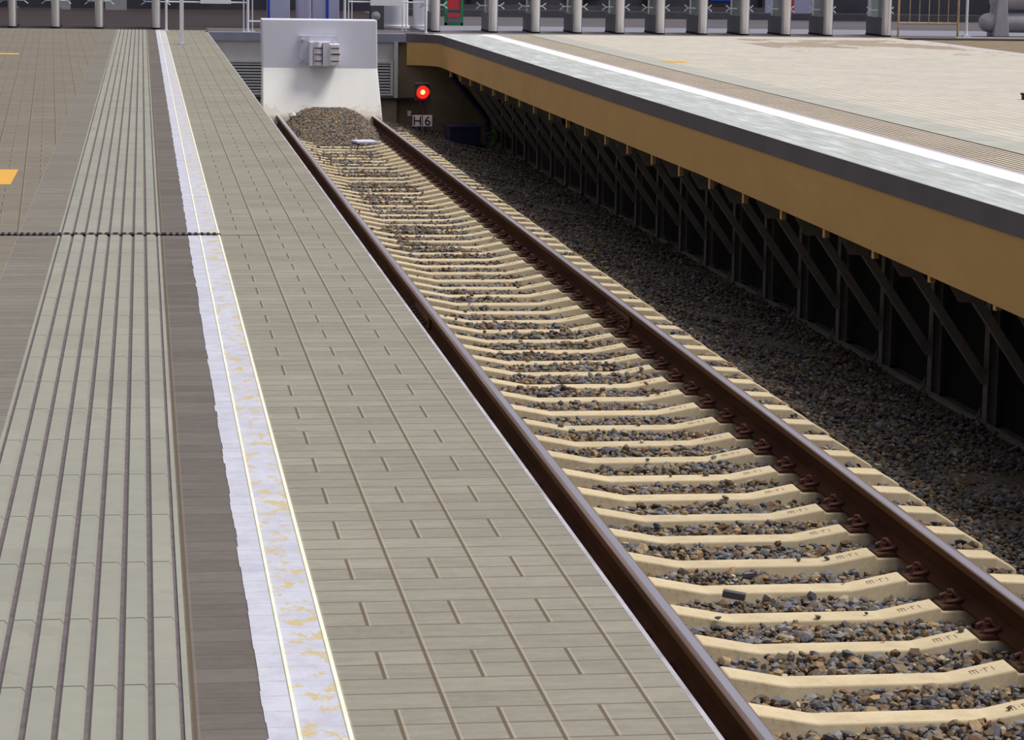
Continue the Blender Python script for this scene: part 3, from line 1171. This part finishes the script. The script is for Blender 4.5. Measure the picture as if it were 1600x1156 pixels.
# mound against the buffer stop
g = np.concatenate([grid_pts(2.31, 3.90, 40.5, 44.15, 0.030)] * 2)
xx, yy = g[:, 0], g[:, 1]
hm = 0.385 * np.exp(-((xx - 3.08) / 0.70) ** 4) * np.interp(yy, [40.7, 41.3, 43.2, 44.1], [0.0, 0.30, 0.86, 1.0])
keep = (hm > 0.015)
g, hm = g[keep], hm[keep]
layer = np.repeat([0, 1], 1)
z = -0.26 + hm + rng.uniform(-0.025, 0.012, len(g))
stones('gravel_mound', np.column_stack([g, z]), rng.uniform(0.017, 0.030, len(g)), np.array([.12, .12, .08, .10, .18, .14, .08, .10, .05, .03]),
       'mound of brown gravel heaped against the white buffer stop', 'gravel')
b = MB()
nx, ny = 18, 22
xs_ = np.linspace(2.31, 3.9, nx)
ys_ = np.linspace(40.6, 44.2, ny)
v = []
for y in ys_:
    for x in xs_:
        h = 0.385 * math.exp(-((x - 3.08) / 0.70) ** 4) * float(np.interp(y, [40.7, 41.3, 43.2, 44.1], [0.0, 0.30, 0.86, 1.0]))
        v.append((x, y, -0.31 + h))
b.add(v, [(j * nx + i, j * nx + i + 1, (j + 1) * nx + i + 1, (j + 1) * nx + i) for j in range(ny - 1) for i in range(nx - 1)])
struct(b.build('mound_ground', M['soil']), 'soil core under the gravel mound')

# white stone and board near the mound, chips on sleepers
def rock(name, loc, s, mat, label, cat, seed):
    r = np.random.default_rng(seed)
    bb = MB()
    v = SH[seed % len(SH)] * np.array(s)
    bb.add([tuple(p) for p in v], [tuple(f) for f in IF])
    o = bb.build(name, mat, bevel=0.006)
    o.location = loc
    return tag(o, label, cat)


rock('white_stone', (2.47, 43.85, 0.01), (0.085, 0.08, 0.075), M['kerb'], 'pale round stone on the gravel by the left rail end', 'stone', 3)
o = MB().box(-0.17, 0.17, -0.20, 0.20, 0, 0.035).build('white_board', M['lilac_pale'], bevel=0.004)
o.location = (3.42, 40.75, -0.20)
o.rotation_euler = (0, 0, 0.2)
tag(o, 'small pale lilac board lying at the foot of the gravel mound', 'board')
o = MB().box(-0.055, 0.055, -0.02, 0.02, 0, 0.035).build('stone_slab', M['cabinet'], bevel=0.004)
o.location = (2.80, 12.02, -0.232)
o.rotation_euler = (0.0, 0.12, -0.35)
tag(o, 'flat dark slab fragment lying on a near sleeper', 'stone')

# ------------------------------------------------------------------ end wall
EW = 47.9
struct(MB().box(1.12, 4.60, EW, EW + 0.25, 0.08, 1.12).build('wall_back', M['end_wall']), 'pale concrete end wall behind the buffer stop')
struct(MB().box(1.12, 4.60, EW - 0.03, EW + 0.25, -0.75, 0.055).build('wall_back', M['end_low']), 'tan lower part of the end wall')
struct(MB().box(1.12, 5.15, EW - 0.10, EW + 0.2, 0.055, 0.09).build('trim_1', M['dark']), 'dark ledge along the end wall')
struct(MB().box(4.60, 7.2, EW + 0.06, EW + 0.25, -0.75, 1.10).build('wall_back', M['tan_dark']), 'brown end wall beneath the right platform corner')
struct(MB().box(1.12, 4.76, EW - 0.04, EW + 0.3, 1.10, ZD).build('end_coping', M['coping_end']), 'blue grey coping on top of the end wall')
struct(MB().box(4.545, 4.615, EW - 0.05, EW + 0.1, 0.09, 1.10).build('trim_2', M['louvre']), 'grey upright trim at the corner of the end wall')


def louvre(x0, x1, label):
    r = empty('louvre_grille', ((x0 + x1) / 2, EW, 0.15), label, 'louvre grille')
    b = MB()
    hw = (x1 - x0) / 2
    for (a, c, z0, z1) in ((-hw, hw, -0.02, 0.02), (-hw, hw, 0.56, 0.60), (-hw, -hw + 0.05, 0.02, 0.56), (hw - 0.05, hw, 0.02, 0.56)):
        b.box(a, c, -0.045, 0, z0, z1)
    b.build('grille_frame', M['louvre'], r)
    MB().box(-hw + 0.05, hw - 0.05, -0.012, -0.002, 0.02, 0.56).build('backing', M['dark'], r)
    b = MB()
    for i in range(10):
        z = 0.035 + i * 0.0535
        b.add([(-hw + .05, -0.04, z), (hw - .05, -0.04, z), (hw - .05, -0.012, z + 0.02), (-hw + .05, -0.012, z + 0.02),
               (-hw + .05, -0.04, z + 0.018), (hw - .05, -0.04, z + 0.018), (hw - .05, -0.012, z + 0.034), (-hw + .05, -0.012, z + 0.034)],
              [(0, 1, 5, 4), (4, 5, 6, 7), (3, 2, 1, 0), (0, 4, 7, 3), (1, 2, 6, 5), (2, 3, 7, 6)])
    b.build('slats', M['louvre'], r)


louvre(1.28, 2.45, 'grey louvre grille in the end wall left of the buffer stop')
louvre(3.6, 4.53, 'grey louvre grille in the end wall right of the buffer stop')

# ------------------------------------------------------------------ buffer stop
bs = empty('buffer_stop', (2.97, 44.5, -0.35), 'white concrete buffer stop closing the end of the track', 'buffer stop')


def P(b, name, mat, parent=None, **k):
    par = parent or bs
    loc = bs.location
    b.v = [(x - loc[0], y - loc[1], z - loc[2]) for x, y, z in b.v]
    return b.build(name, mat, par, **k)


b = MB()
z_lv = [-0.35, 0.0, 0.775, 1.59]
yf = [44.02, 44.13, 44.50, 44.52]
xl = [1.985, 1.99, 2.005, 1.985]
xr_ = [4.03, 3.995, 3.945, 3.935]
v = []
for z, y, a, c in zip(z_lv, yf, xl, xr_):
    v += [(a, y, z), (c, y, z), (c, 44.95, z), (a, 44.95, z)]
f = []
for i in range(3):
    for k in range(4):
        f.append((i * 4 + k, i * 4 + (k + 1) % 4, (i + 1) * 4 + (k + 1) % 4, (i + 1) * 4 + k))
f += [(3, 2, 1, 0), (12, 13, 14, 15)]
b.add(v, f)
o = P(b, 'face_block', M['bumper'], bevel=0.02)
# material uses object z relative to the empty: shift through a mesh offset
o.data.transform(Matrix.Translation((0, 0, -0.35)))
o.location = (0, 0, 0.35)
b = MB()
b.prism([(44.95, -0.35), (46.6, -0.35), (46.6, 0.1), (44.95, 1.3)], 'x', 2.5, 3.45)
P(b, 'rear_buttress', M['concrete_wall'], bevel=0.02)
b = MB()
b.box(2.615, 3.265, 44.46, 44.50, 0.86, 1.325)
bp = P(b, 'back_plate', M['steel_grey'], bevel=0.006)
for (x, z) in ((2.68, 0.92), (2.68, 1.25), (3.20, 1.25)):
    b = MB()
    b.lathe([(0.028, 0), (0.028, -0.022), (0.014, -0.024), (0.014, -0.045)], (x, 44.46, z), 6, axis='y')
    b.v = [(x_ - 2.97, y_ - 44.5, z_ + 0.35) for x_, y_, z_ in b.v]
    b.build('bolt', M['steel_grey'], bp)
b = MB()
b.box(2.78, 2.83, 44.22, 44.46, 0.82, 1.225)
b.box(2.83, 3.0, 44.36, 44.46, 0.82, 1.225)
b.box(3.0, 3.12, 44.22, 44.46, 0.82, 1.225)
P(b, 'left_bracket', M['steel_lilac'], bevel=0.008)
b = MB()
b.lathe([(0.082, 0), (0.082, 0.39)], (2.915, 44.30, 0.835), 20)
P(b, 'coupling_drum', M['steel_lilac'], smooth=True)
b = MB()
b.box(3.12, 3.28, 44.17, 44.46, 0.84, 1.19)
P(b, 'right_bracket', M['sign_white'], bevel=0.008)
b = MB()
for z in (0.90, 1.01, 1.115):
    b.box(2.86, 2.99, 44.212, 44.30, z, z + 0.016)
for z in (0.90, 1.01, 1.115):
    b.box(3.135, 3.265 if z != 1.01 else 3.283, 44.164, 44.20, z, z + (0.016 if z != 1.01 else 0.026))
P(b, 'slot_bars', M['slot'])

# ------------------------------------------------------------------ signal
SX, SYy = 4.872, 46.0
sg = empty('track_signal', (SX, SYy, -0.55), 'low dark track signal with a lit red lamp and the signs H and 6', 'signal')


def G(b, name, mat, parent=None, **k):
    b.v = [(x, y, z + 0.55) for x, y, z in b.v]
    return b.build(name, mat, parent or sg, **k)


G(MB().box(-0.12, 0.12, -0.1, 0.1, -0.57, -0.50), 'base', M['concrete_wall'])
for x in (-0.06, 0.04):
    G(MB().box(x, x + 0.035, -0.02, 0.02, -0.50, 0.14), 'post', M['signal_grey'])
hb = G(MB().box(-0.13, 0.13, -0.02, 0.14, 0.14, 0.46), 'lamp_housing', M['signal_grey'], bevel=0.012)
b = MB()
ar = [(0.115 * math.cos(t), 0.30 + 0.115 * math.sin(t)) for t in np.linspace(-0.3, math.pi + 0.3, 16)]
ar2 = [(0.127 * math.cos(t), 0.30 + 0.127 * math.sin(t)) for t in np.linspace(math.pi + 0.3, -0.3, 16)]
n = 16
v = [(x, -0.14, z) for x, z in ar] + [(x, -0.14, z) for x, z in ar2[::-1]] + [(x, -0.02, z) for x, z in ar] + [(x, -0.02, z) for x, z in ar2[::-1]]
f = []
for i in range(n - 1):
    f += [(i, i + 1, n + i + 1, n + i), (2 * n + i, 3 * n + i, 3 * n + i + 1, 2 * n + i + 1), (i, 2 * n + i, 2 * n + i + 1, i + 1), (n + i, n + i + 1, 3 * n + i + 1, 3 * n + i)]
b.add(v, f)
b.v = [(x, y, z + 0.55) for x, y, z in b.v]
b.build('hood', M['signal_grey'], hb)
b = MB()
b.lathe([(0.112, 0), (0.108, -0.012), (0.085, -0.028), (0.045, -0.036), (0.006, -0.039)], (0, -0.022, 0.30), 24, axis='y')
G(b, 'red_lens', M['lens'], smooth=True)
b = MB()
b.lathe([(0.046, 0.0), (0.04, -0.010), (0.022, -0.016), (0.004, -0.018)], (0.0, -0.05, 0.303), 16, axis='y')
G(b, 'lamp_core', M['bulb'], smooth=True)
G(MB().box(-0.26, -0.20, -0.03, 0.0, -0.12, -0.03), 'cable_box', M['louvre'])
G(MB().box(-0.20, -0.05, -0.015, 0.0, -0.09, -0.07), 'cable_box_arm', M['signal_grey'])
for (x0, x1, ch, nm) in ((-0.172, -0.008, 'H', 'letter'), (0.008, 0.172, '6', 'digit')):
    pl_ = G(MB().box(x0, x1, -0.045, -0.030, -0.298, -0.100), 'number_plate', M['sign_white'], bevel=0.003)
    pl_['label'] = 'white plate with the black %s %s' % (nm, ch)
    tc = bpy.data.curves.new(nm, 'FONT')
    tc.body = ch
    tc.size = 0.225
    tc.extrude = 0.002
    tc.align_x = 'CENTER'
    tc.materials.append(M['sign_black'])
    tmp = bpy.data.objects.new('tmp', tc)
    COL.objects.link(tmp)
    bpy.context.view_layer.update()
    tm = bpy.data.meshes.new_from_object(tmp.evaluated_get(bpy.context.evaluated_depsgraph_get()))
    bpy.data.objects.remove(tmp, do_unlink=True)
    to = bpy.data.objects.new(nm, tm)
    COL.objects.link(to)
    to.parent = pl_
    to.rotation_euler = (math.pi / 2, 0, 0)
    to.location = ((x0 + x1) / 2, -0.048, -0.276 + 0.55)
sl_l = bpy.data.lights.new('signal_lamp', 'POINT')
sl_l.energy = 1.6
sl_l.color = (1, 0.03, 0.02)
sl_l.shadow_soft_size = 0.05
slo = bpy.data.objects.new('signal_lamp', sl_l)
COL.objects.link(slo)
slo.parent = sg
slo.location = (0, -0.16, 0.86)

# ------------------------------------------------------------------ under the corner: box, weed, pipe
o = MB().box(-0.27, 0.27, -0.45, 0.45, 0, 0.30).build('equipment_box', M['navy'], bevel=0.012)
o.location = (5.52, 45.5, -0.56)
tag(o, 'low navy equipment box in the dark beneath the platform corner', 'box')
MB().box(-0.28, 0.28, -0.46, 0.46, 0.30, 0.325).build('lid', M['navy'], o)
rw = random.Random(4)
b = MB()
for k in range(70):
    a, h = rw.uniform(0, 6.28), rw.uniform(0.03, 0.38)
    r_ = rw.uniform(0.02, 0.15) * (1 - h)
    c = Vector((math.cos(a) * r_, math.sin(a) * r_, h))
    d1 = Vector((rw.uniform(-1, 1), rw.uniform(-1, 1), rw.uniform(-.3, .8))).normalized() * rw.uniform(0.03, 0.06)
    d2 = Vector((rw.uniform(-1, 1), rw.uniform(-1, 1), rw.uniform(-.3, .3))).normalized() * 0.018
    b.add([c - d1, c + d2 + Vector((0, 0, .004)), c + d1, c - d2], [(0, 1, 2, 3)])
wd = b.build('weed', M['leaf'])
wd.location = (5.90, 44.4, -0.64)
tag(wd, 'small green weed growing beneath the right platform', 'weed')
b = MB()
for k in range(4):
    b.tube([(0, 0, 0), (rw.uniform(-.05, .05), rw.uniform(-.05, .05), 0.18), (rw.uniform(-.08, .08), rw.uniform(-.08, .08), 0.36)], 0.004, 5)
b.build('stem', M['leaf'], wd)
b = MB()
b.tube([(5.42, 46.7, 0.62), (6.12, 46.7, -0.20), (6.15, 46.7, -0.62)], 0.055, 14)
tag(b.build('drain_pipe', M['navy'], smooth=True), 'dark blue slanting pipe beneath the platform corner', 'pipe')
b = MB()
b.lathe([(0.065, 0), (0.075, 0.02), (0.075, 0.14), (0.06, 0.16)], (5.57, 34.40, 0.58), 18, axis='y')
b.box(5.56, 5.58, 34.46, 34.50, 0.60, 0.80)
o = b.build('hanging_lamp', M['black'], smooth=True)
tag(o, 'round black fitting hanging just under the ochre fascia', 'fitting')

# ------------------------------------------------------------------ hall floor, ceiling, far walls
H0 = 48.35
slab('hall_floor', M['hall_left'], -10, 1.2, 'dark plum floor behind the left gates', 48.75, 64)
slab('hall_floor', M['hall_a'], 1.2, 5.3, 'brown grey floor strip behind the end coping', 48.2, 50.2)
slab('hall_floor', M['hall_left'], 1.2, 5.3, 'dark floor between the two banks of gates', 50.2, 64)
slab('hall_floor', M['hall_a'], 5.3, 26, 'brown grey floor under the right gates', H0 + 0.1, 49.9)
slab('hall_floor', M['hall_b'], 5.3, 26, 'lilac grey floor band coloured as a reflection behind the right gates', 49.9, 53.2)  # paler colour stands in for reflected light on the floor
slab('hall_floor', M['hall_c'], 5.3, 26, 'dull grey floor further inside the hall', 53.2, 64)
struct(MB().box(7.2, 14.4, 48.35, 48.40, ZD - 0.1, ZD + 0.004).build('floor_trim', M['rgroove']), 'thin brown groove in front of the right gates')
struct(MB().box(7.2, 14.4, 48.40, 48.46, ZD - 0.1, ZD + 0.003).build('floor_trim', M['kerb']), 'thin pale strip in front of the right gates')
struct(MB().box(-10, 26, 64, 64.3, ZD - 0.3, 5.2).build('wall_far', M['far_wall']), 'dark blue grey far wall of the hall')
struct(MB().box(5.3, 26, 60.0, 60.35, ZD, ZD + 0.16).build('hall_step', M['cabinet']), 'dark low step across the hall')
struct(MB().box(-10, -9.7, 49.0, 64, ZD - 0.3, 5.1).build('wall_left', M['far_wall']), 'left side wall of the hall')
struct(MB().box(25.7, 26, 49.0, 64, ZD - 0.3, 5.1).build('wall_right', M['far_wall']), 'right side wall of the hall')

# shop fronts on the far wall
sf = empty('shopfront', (8.0, 63.95, ZD), 'dark glazed shopfront with black mullions behind the right gates', 'shopfront')
MB().box(-1.6, 9.0, -0.03, 0.0, 0.2, 3.0).build('glazing', M['far_wall'], sf)
for k in range(8):
    MB().box(-1.6 + k * 1.45, -1.52 + k * 1.45, -0.09, 0.0, 0.0, 3.0).build('mullion', M['dark'], sf)
MB().box(-1.6, 9.0, -0.10, 0.0, 0.0, 0.2).build('plinth', M['hall_a'], sf)
for k, (xa, xb, mt) in enumerate(((-0.2, 0.25, 'red'), (2.2, 3.1, 'navy'), (4.2, 4.6, 'red'), (5.9, 6.6, 'blue'))):
    MB().box(xa, xb, -0.06, -0.03, 0.35, 1.3).build('poster', M[mt], sf)
ip = empty('information_panel', (15.3, 60.9, ZD), 'pale blue panel with red stripes behind the right gates', 'panel')
MB().box(-0.75, 0.75, 0, 0.06, 0.0, 2.2).build('board', M['lilac_clad'], ip)
for xa in (-0.34, -0.16, 0.42):
    MB().box(xa, xa + 0.10, -0.02, 0, 0.10, 2.0).build('red_stripe', M['red'], ip)


def rcol(name, x, y, r, mat, label, h=3.75):
    b = MB()
    b.lathe([(r + 0.03, 0), (r + 0.03, 0.05), (r, 0.06), (r, h)], (0, 0, 0), 28)
    o = b.build(name, mat, smooth=True)
    o.location = (x, y, ZD)
    return tag(o, label, 'column')


rcol('round_column', 16.85, 59.5, 0.20, M['steel_lilac'], 'pale round column behind the last right gate')
rcol('round_column', 4.875, 51.3, 0.265, M['white_paint'], 'thick white round column right of the buffer stop')
rcol('round_column', 5.46, 51.6, 0.20, M['white_paint'], 'slimmer white round column beside the first right gate')
rcol('round_column', 3.075, 50.9, 0.15, M['lilac_pale'], 'pale lilac round column above the buffer stop')


def clad(x0, x1, y, stripe, label):
    o = empty('cladding_panel', ((x0 + x1) / 2, y, ZD), label, 'panel')
    hw = (x1 - x0) / 2
    MB().box(-hw, hw, 0, 0.14, 0, 3.75).build('panel', M['lilac_clad'], o, bevel=0.01)
    MB().box(stripe - (x0 + x1) / 2 - 0.024, stripe - (x0 + x1) / 2 + 0.024, -0.012, 0.0, 0, 3.7).build('blue_stripe', M['blue'], o)
    return o


clad(2.36, 2.80, 50.6, 2.395, 'lilac cladding panel with a blue stripe left of the lilac column')
clad(3.23, 3.74, 50.6, 3.515, 'lilac cladding panel with a blue stripe right of the lilac column')
ds = empty('display_stand', (6.28, 53.3, ZD), 'green framed display stand with red panels behind the first right gates', 'display stand')
b = MB()
b.box(-0.20, 0.17, -0.03, 0.03, 0.0, 0.055)
b.box(0.13, 0.18, -0.03, 0.03, 0.0, 1.6)
b.box(-0.20, -0.15, -0.03, 0.03, 0.0, 1.6)
b.box(-0.20, 0.17, -0.03, 0.03, 1.55, 1.6)
b.build('frame', M['green'], ds)
MB().box(-0.15, 0.12, -0.01, 0.01, 0.34, 1.5).build('red_panel', M['red'], ds)
MB().box(-0.15, 0.12, -0.06, -0.011, 0.17, 0.25).build('red_box', M['red'], ds)
MB().box(-0.15, 0.12, -0.01, 0.01, 0.055, 0.17).build('grey_panel', M['cabinet_top'], ds)

for xa, xb, lab in ((-1.95, -1.55, 'narrow pale panel standing behind the left gates'), (-0.75, -0.25, 'pale grey panel standing behind the left gates')):
    o = MB().box(0, xb - xa, 0, 0.08, 0, 2.2).build('wall_panel', M['louvre'])
    o.location = (xa - 0.1, 62.5, ZD)
    tag(o, lab, 'panel')

# dark cabinet with a round grey disc behind the railing
eb = MB().box(-0.13, 0.13, 0, 0.3, 0, 0.9).build('control_box', M['cabinet'], bevel=0.01)
eb.location = (4.44, 50.2, ZD)
tag(eb, 'dark control box with a round grey dial left of the white column', 'box')
b = MB()
b.lathe([(0.09, 0), (0.085, -0.03), (0.02, -0.05)], (-0.03, 0, 0.25), 20, axis='y')
b.build('dial', M['pipe'], eb, smooth=True)

# ------------------------------------------------------------------ ticket gates
GRP = 'ticket gates in front of the hall'
tg = empty('ticket_gate', (0, 0, 0), '', 'ticket gate', GRP)
b = MB()
n = 20
prof_c = [(0.078 * math.cos(t), -0.06 * math.sin(t)) for t in np.linspace(0, math.pi, 13)]
prof_c = [(0.078, 0.10)] + prof_c + [(-0.078, 0.10)]
b.prism(prof_c[::-1], 'z', 0.03, 1.02)
b.build('front_column', M['stainless'], tg, smooth=True)
b = MB()
b.prism([(x * 1.05, y * 1.05) for x, y in prof_c[::-1]], 'z', 0.0, 0.03)
b.box(-0.08, 0.08, 0.09, 1.25, 0.0, 0.03)
b.build('plinth', M['dark'], tg)
MB().box(-0.074, 0.074, 0.10, 1.24, 0.03, 0.36).build('cabinet', M['cabinet'], tg, bevel=0.008)
MB().box(-0.070, 0.070, 0.10, 0.42, 0.36, 1.0).build('machine_cover', M['cabinet_top'], tg, bevel=0.008)
gp = MB().box(-0.012, 0.012, 0.42, 1.20, 0.36, 0.98).build('glass_panel', M['glass'], tg)
MB().box(-0.02, 0.02, 1.18, 1.215, 0.36, 1.0).build('glass_post', M['white_paint'], gp)
MB().box(-0.05, 0.05, 0.10, 1.24, 0.98, 1.02).build('top_rail', M['stainless'], tg, bevel=0.01)
for s in (-1, 1):
    b = MB()
    z = 0.49
    b.tube([(s * 0.02, 0.52, z), (s * 0.19, 0.52, z)], 0.012, 8)
    b.tube([(s * 0.19, 0.52, z), (s * 0.265, 0.52, z + 0.06)], 0.012, 8)
    b.tube([(s * 0.19, 0.52, z), (s * 0.265, 0.52, z - 0.06)], 0.012, 8)
    b.build('flap_fork', M['fork'], tg)
RG = [5.437, 6.523, 7.326, 8.121, 8.935, 9.709, 10.53, 11.339, 12.148, 12.968, 14.116]
LG = [-2.347, -1.564, -0.777, 0.258]
first = True
for i, x in enumerate(LG):
    lab = 'steel ticket gate, %s from the left end of the left bank' % ordinal(i + 1)
    if first:
        tg.location = (x, 49.05, ZD)
        tg['label'] = lab
        first = False
    else:
        dup(tg, (x, 49.05, ZD), lab)
for i, x in enumerate(RG):
    dup(tg, (x, 49.05, ZD), 'steel ticket gate, %s from the left end of the right bank' % ordinal(i + 1))

# ------------------------------------------------------------------ white railings and posts
rp = empty('white_post', (0.616, 41.75, ZD), 'tall white post standing on the left platform beside the white line', 'post')
MB().box(-0.031, 0.031, -0.031, 0.031, 0.012, 2.6).build('post', M['white_paint'], rp, bevel=0.004)
b = MB()
b.box(-0.06, 0.075, -0.07, 0.07, 0, 0.012)
for x, y in ((-0.045, -0.055), (0.06, -0.055), (-0.045, 0.055), (0.06, 0.055)):
    b.lathe([(0.009, 0.012), (0.009, 0.03)], (x, y, 0), 6)
b.build('base_plate', M['louvre'], rp)


def railing(name, posts, rails, label, extra=None, y=48.2):
    x0 = posts[0][0]
    r = empty(name, (x0, y, ZD), label, 'railing')
    for x, w, dy in posts:
        b = MB()
        b.tube([(x - x0, dy, 0.0), (x - x0, dy, 1.05)], w, 12)
        b.lathe([(0.05, 0), (0.05, 0.012)], (x - x0, dy, 0), 12)
        b.build('post', M['white_paint'], r, smooth=True)
    for xa, xb, z, rr in rails:
        b = MB()
        b.tube([(xa - x0, 0, z), (xb - x0, 0, z)], rr, 10)
        b.build('rail', M['white_paint'], r, smooth=True)
    for xa, xb, za, zb in extra or []:
        MB().box(xa - x0, xb - x0, -0.03, -0.018, za, zb).build('sign_panel', M['sign_white'], r, bevel=0.002)
    return r


railing('white_railing', [(0.435, 0.022, 0), (1.83, 0.012, 0), (1.905, 0.024, 0)], [(0.435, 1.905, 0.525, 0.014), (0.435, 1.905, 1.03, 0.018)],
        'white railing with a blank panel between left gates and buffer stop', [(1.05, 1.60, 0.50, 0.95)])
railing('white_railing', [(1.99, 0.010, 0.06), (3.665, 0.024, 0), (3.735, 0.012, 0)], [(1.93, 3.665, 0.19, 0.014), (1.93, 3.665, 1.03, 0.018)],
        'white railing standing behind the top of the buffer stop')
railing('white_railing', [(3.80, 0.010, 0.06), (4.86, 0.010, 1.4), (4.93, 0.010, 1.4), (5.155, 0.024, 0)], [(3.74, 5.155, 0.565, 0.014), (3.74, 5.155, 1.03, 0.018)],
        'white railing with a blank panel right of the buffer stop', [(4.13, 4.72, 0.50, 0.9)])

# ------------------------------------------------------------------ ochre barrier, pipes
bf = empty('ochre_barrier', (14.35, 49.1, ZD), 'rusty ochre barrier with thin bars beside the last gate', 'barrier')
for x in (0.0, 1.18):
    b = MB()
    b.tube([(x, 0, 0.02), (x, 0, 1.1)], 0.022, 10)
    b.lathe([(0.028, 0), (0.028, 0.03)], (x, 0, 0), 10)
    b.build('post', M['gold'], bf, smooth=True)
for z in (0.26, 1.05):
    b = MB()
    b.tube([(0, 0, z), (1.18, 0, z)], 0.02, 10)
    b.build('rail', M['gold'], bf, smooth=True)
for k in range(5):
    b = MB()
    x = 0.22 + k * 0.19
    b.tube([(x, 0, 0.26), (x, 0, 1.05)], 0.009, 8)
    b.build('bar', M['gold'], bf, smooth=True)
wp = empty('white_post', (15.67, 49.0, ZD), 'white steel post between the ochre barrier and the grey pipes', 'post')
MB().tube([(0, 0, 0), (0, 0, 2.4)], 0.026, 12).build('post', M['white_paint'], wp, smooth=True)
MB().box(-0.07, 0.07, -0.07, 0.07, 0, 0.05).build('base_plate', M['white_paint'], wp)
pr = empty('pipe_rack', (16.6, 49.9, ZD), 'thick grey pipes on a tapered bracket at the right', 'pipes')
for z, r_, xs0 in ((0.27, 0.19, -0.35), (0.72, 0.19, -0.15)):
    b = MB()
    b.lathe([(0.02, -0.05), (0.11, -0.02), (r_ * 0.9, 0.06), (r_, 0.16), (r_, 3.0)], (xs0, 0, z), 28, axis='x')
    b.build('pipe', M['pipe'], pr, smooth=True)
b = MB()
v = [(-0.16, -0.24, 0), (0.16, -0.24, 0), (0.16, 0.24, 0), (-0.16, 0.24, 0), (-0.05, -0.21, 1.2), (0.05, -0.21, 1.2), (0.05, 0.21, 1.2), (-0.05, 0.21, 1.2)]
b.add(v, [(0, 3, 2, 1), (4, 5, 6, 7), (0, 1, 5, 4), (1, 2, 6, 5), (2, 3, 7, 6), (3, 0, 4, 7)])
b.build('bracket', M['pipe'], pr, bevel=0.02)
fb = empty('framed_box', (17.25, 49.35, ZD), 'white framed dark box in front of the grey pipes', 'box')
MB().box(-0.2, 0.5, 0.0, 0.05, 0.36, 0.52).build('frame', M['sign_white'], fb)
MB().box(-0.16, 0.46, -0.004, 0.01, 0.395, 0.485).build('dark_face', M['navy'], fb)
MB().box(0.3, 0.36, 0.01, 0.05, 0.0, 0.36).build('leg', M['sign_white'], fb)
o = MB().box(15.35, 22, 48.6, 48.72, ZD - 0.1, ZD + 0.02).build('kerb_strip', M['kerb'])
struct(o, 'pale kerb in front of the grey pipes')
b = MB()
b.lathe([(0.035, 0), (0.035, 0.05), (0.05, 0.055), (0.05, 0.075)], (9.72, 28.2, ZD), 12)
tag(b.build('floor_bollard', M['signal_grey'], smooth=True), 'tiny dark fitting on the pale paving at the right edge', 'fitting')
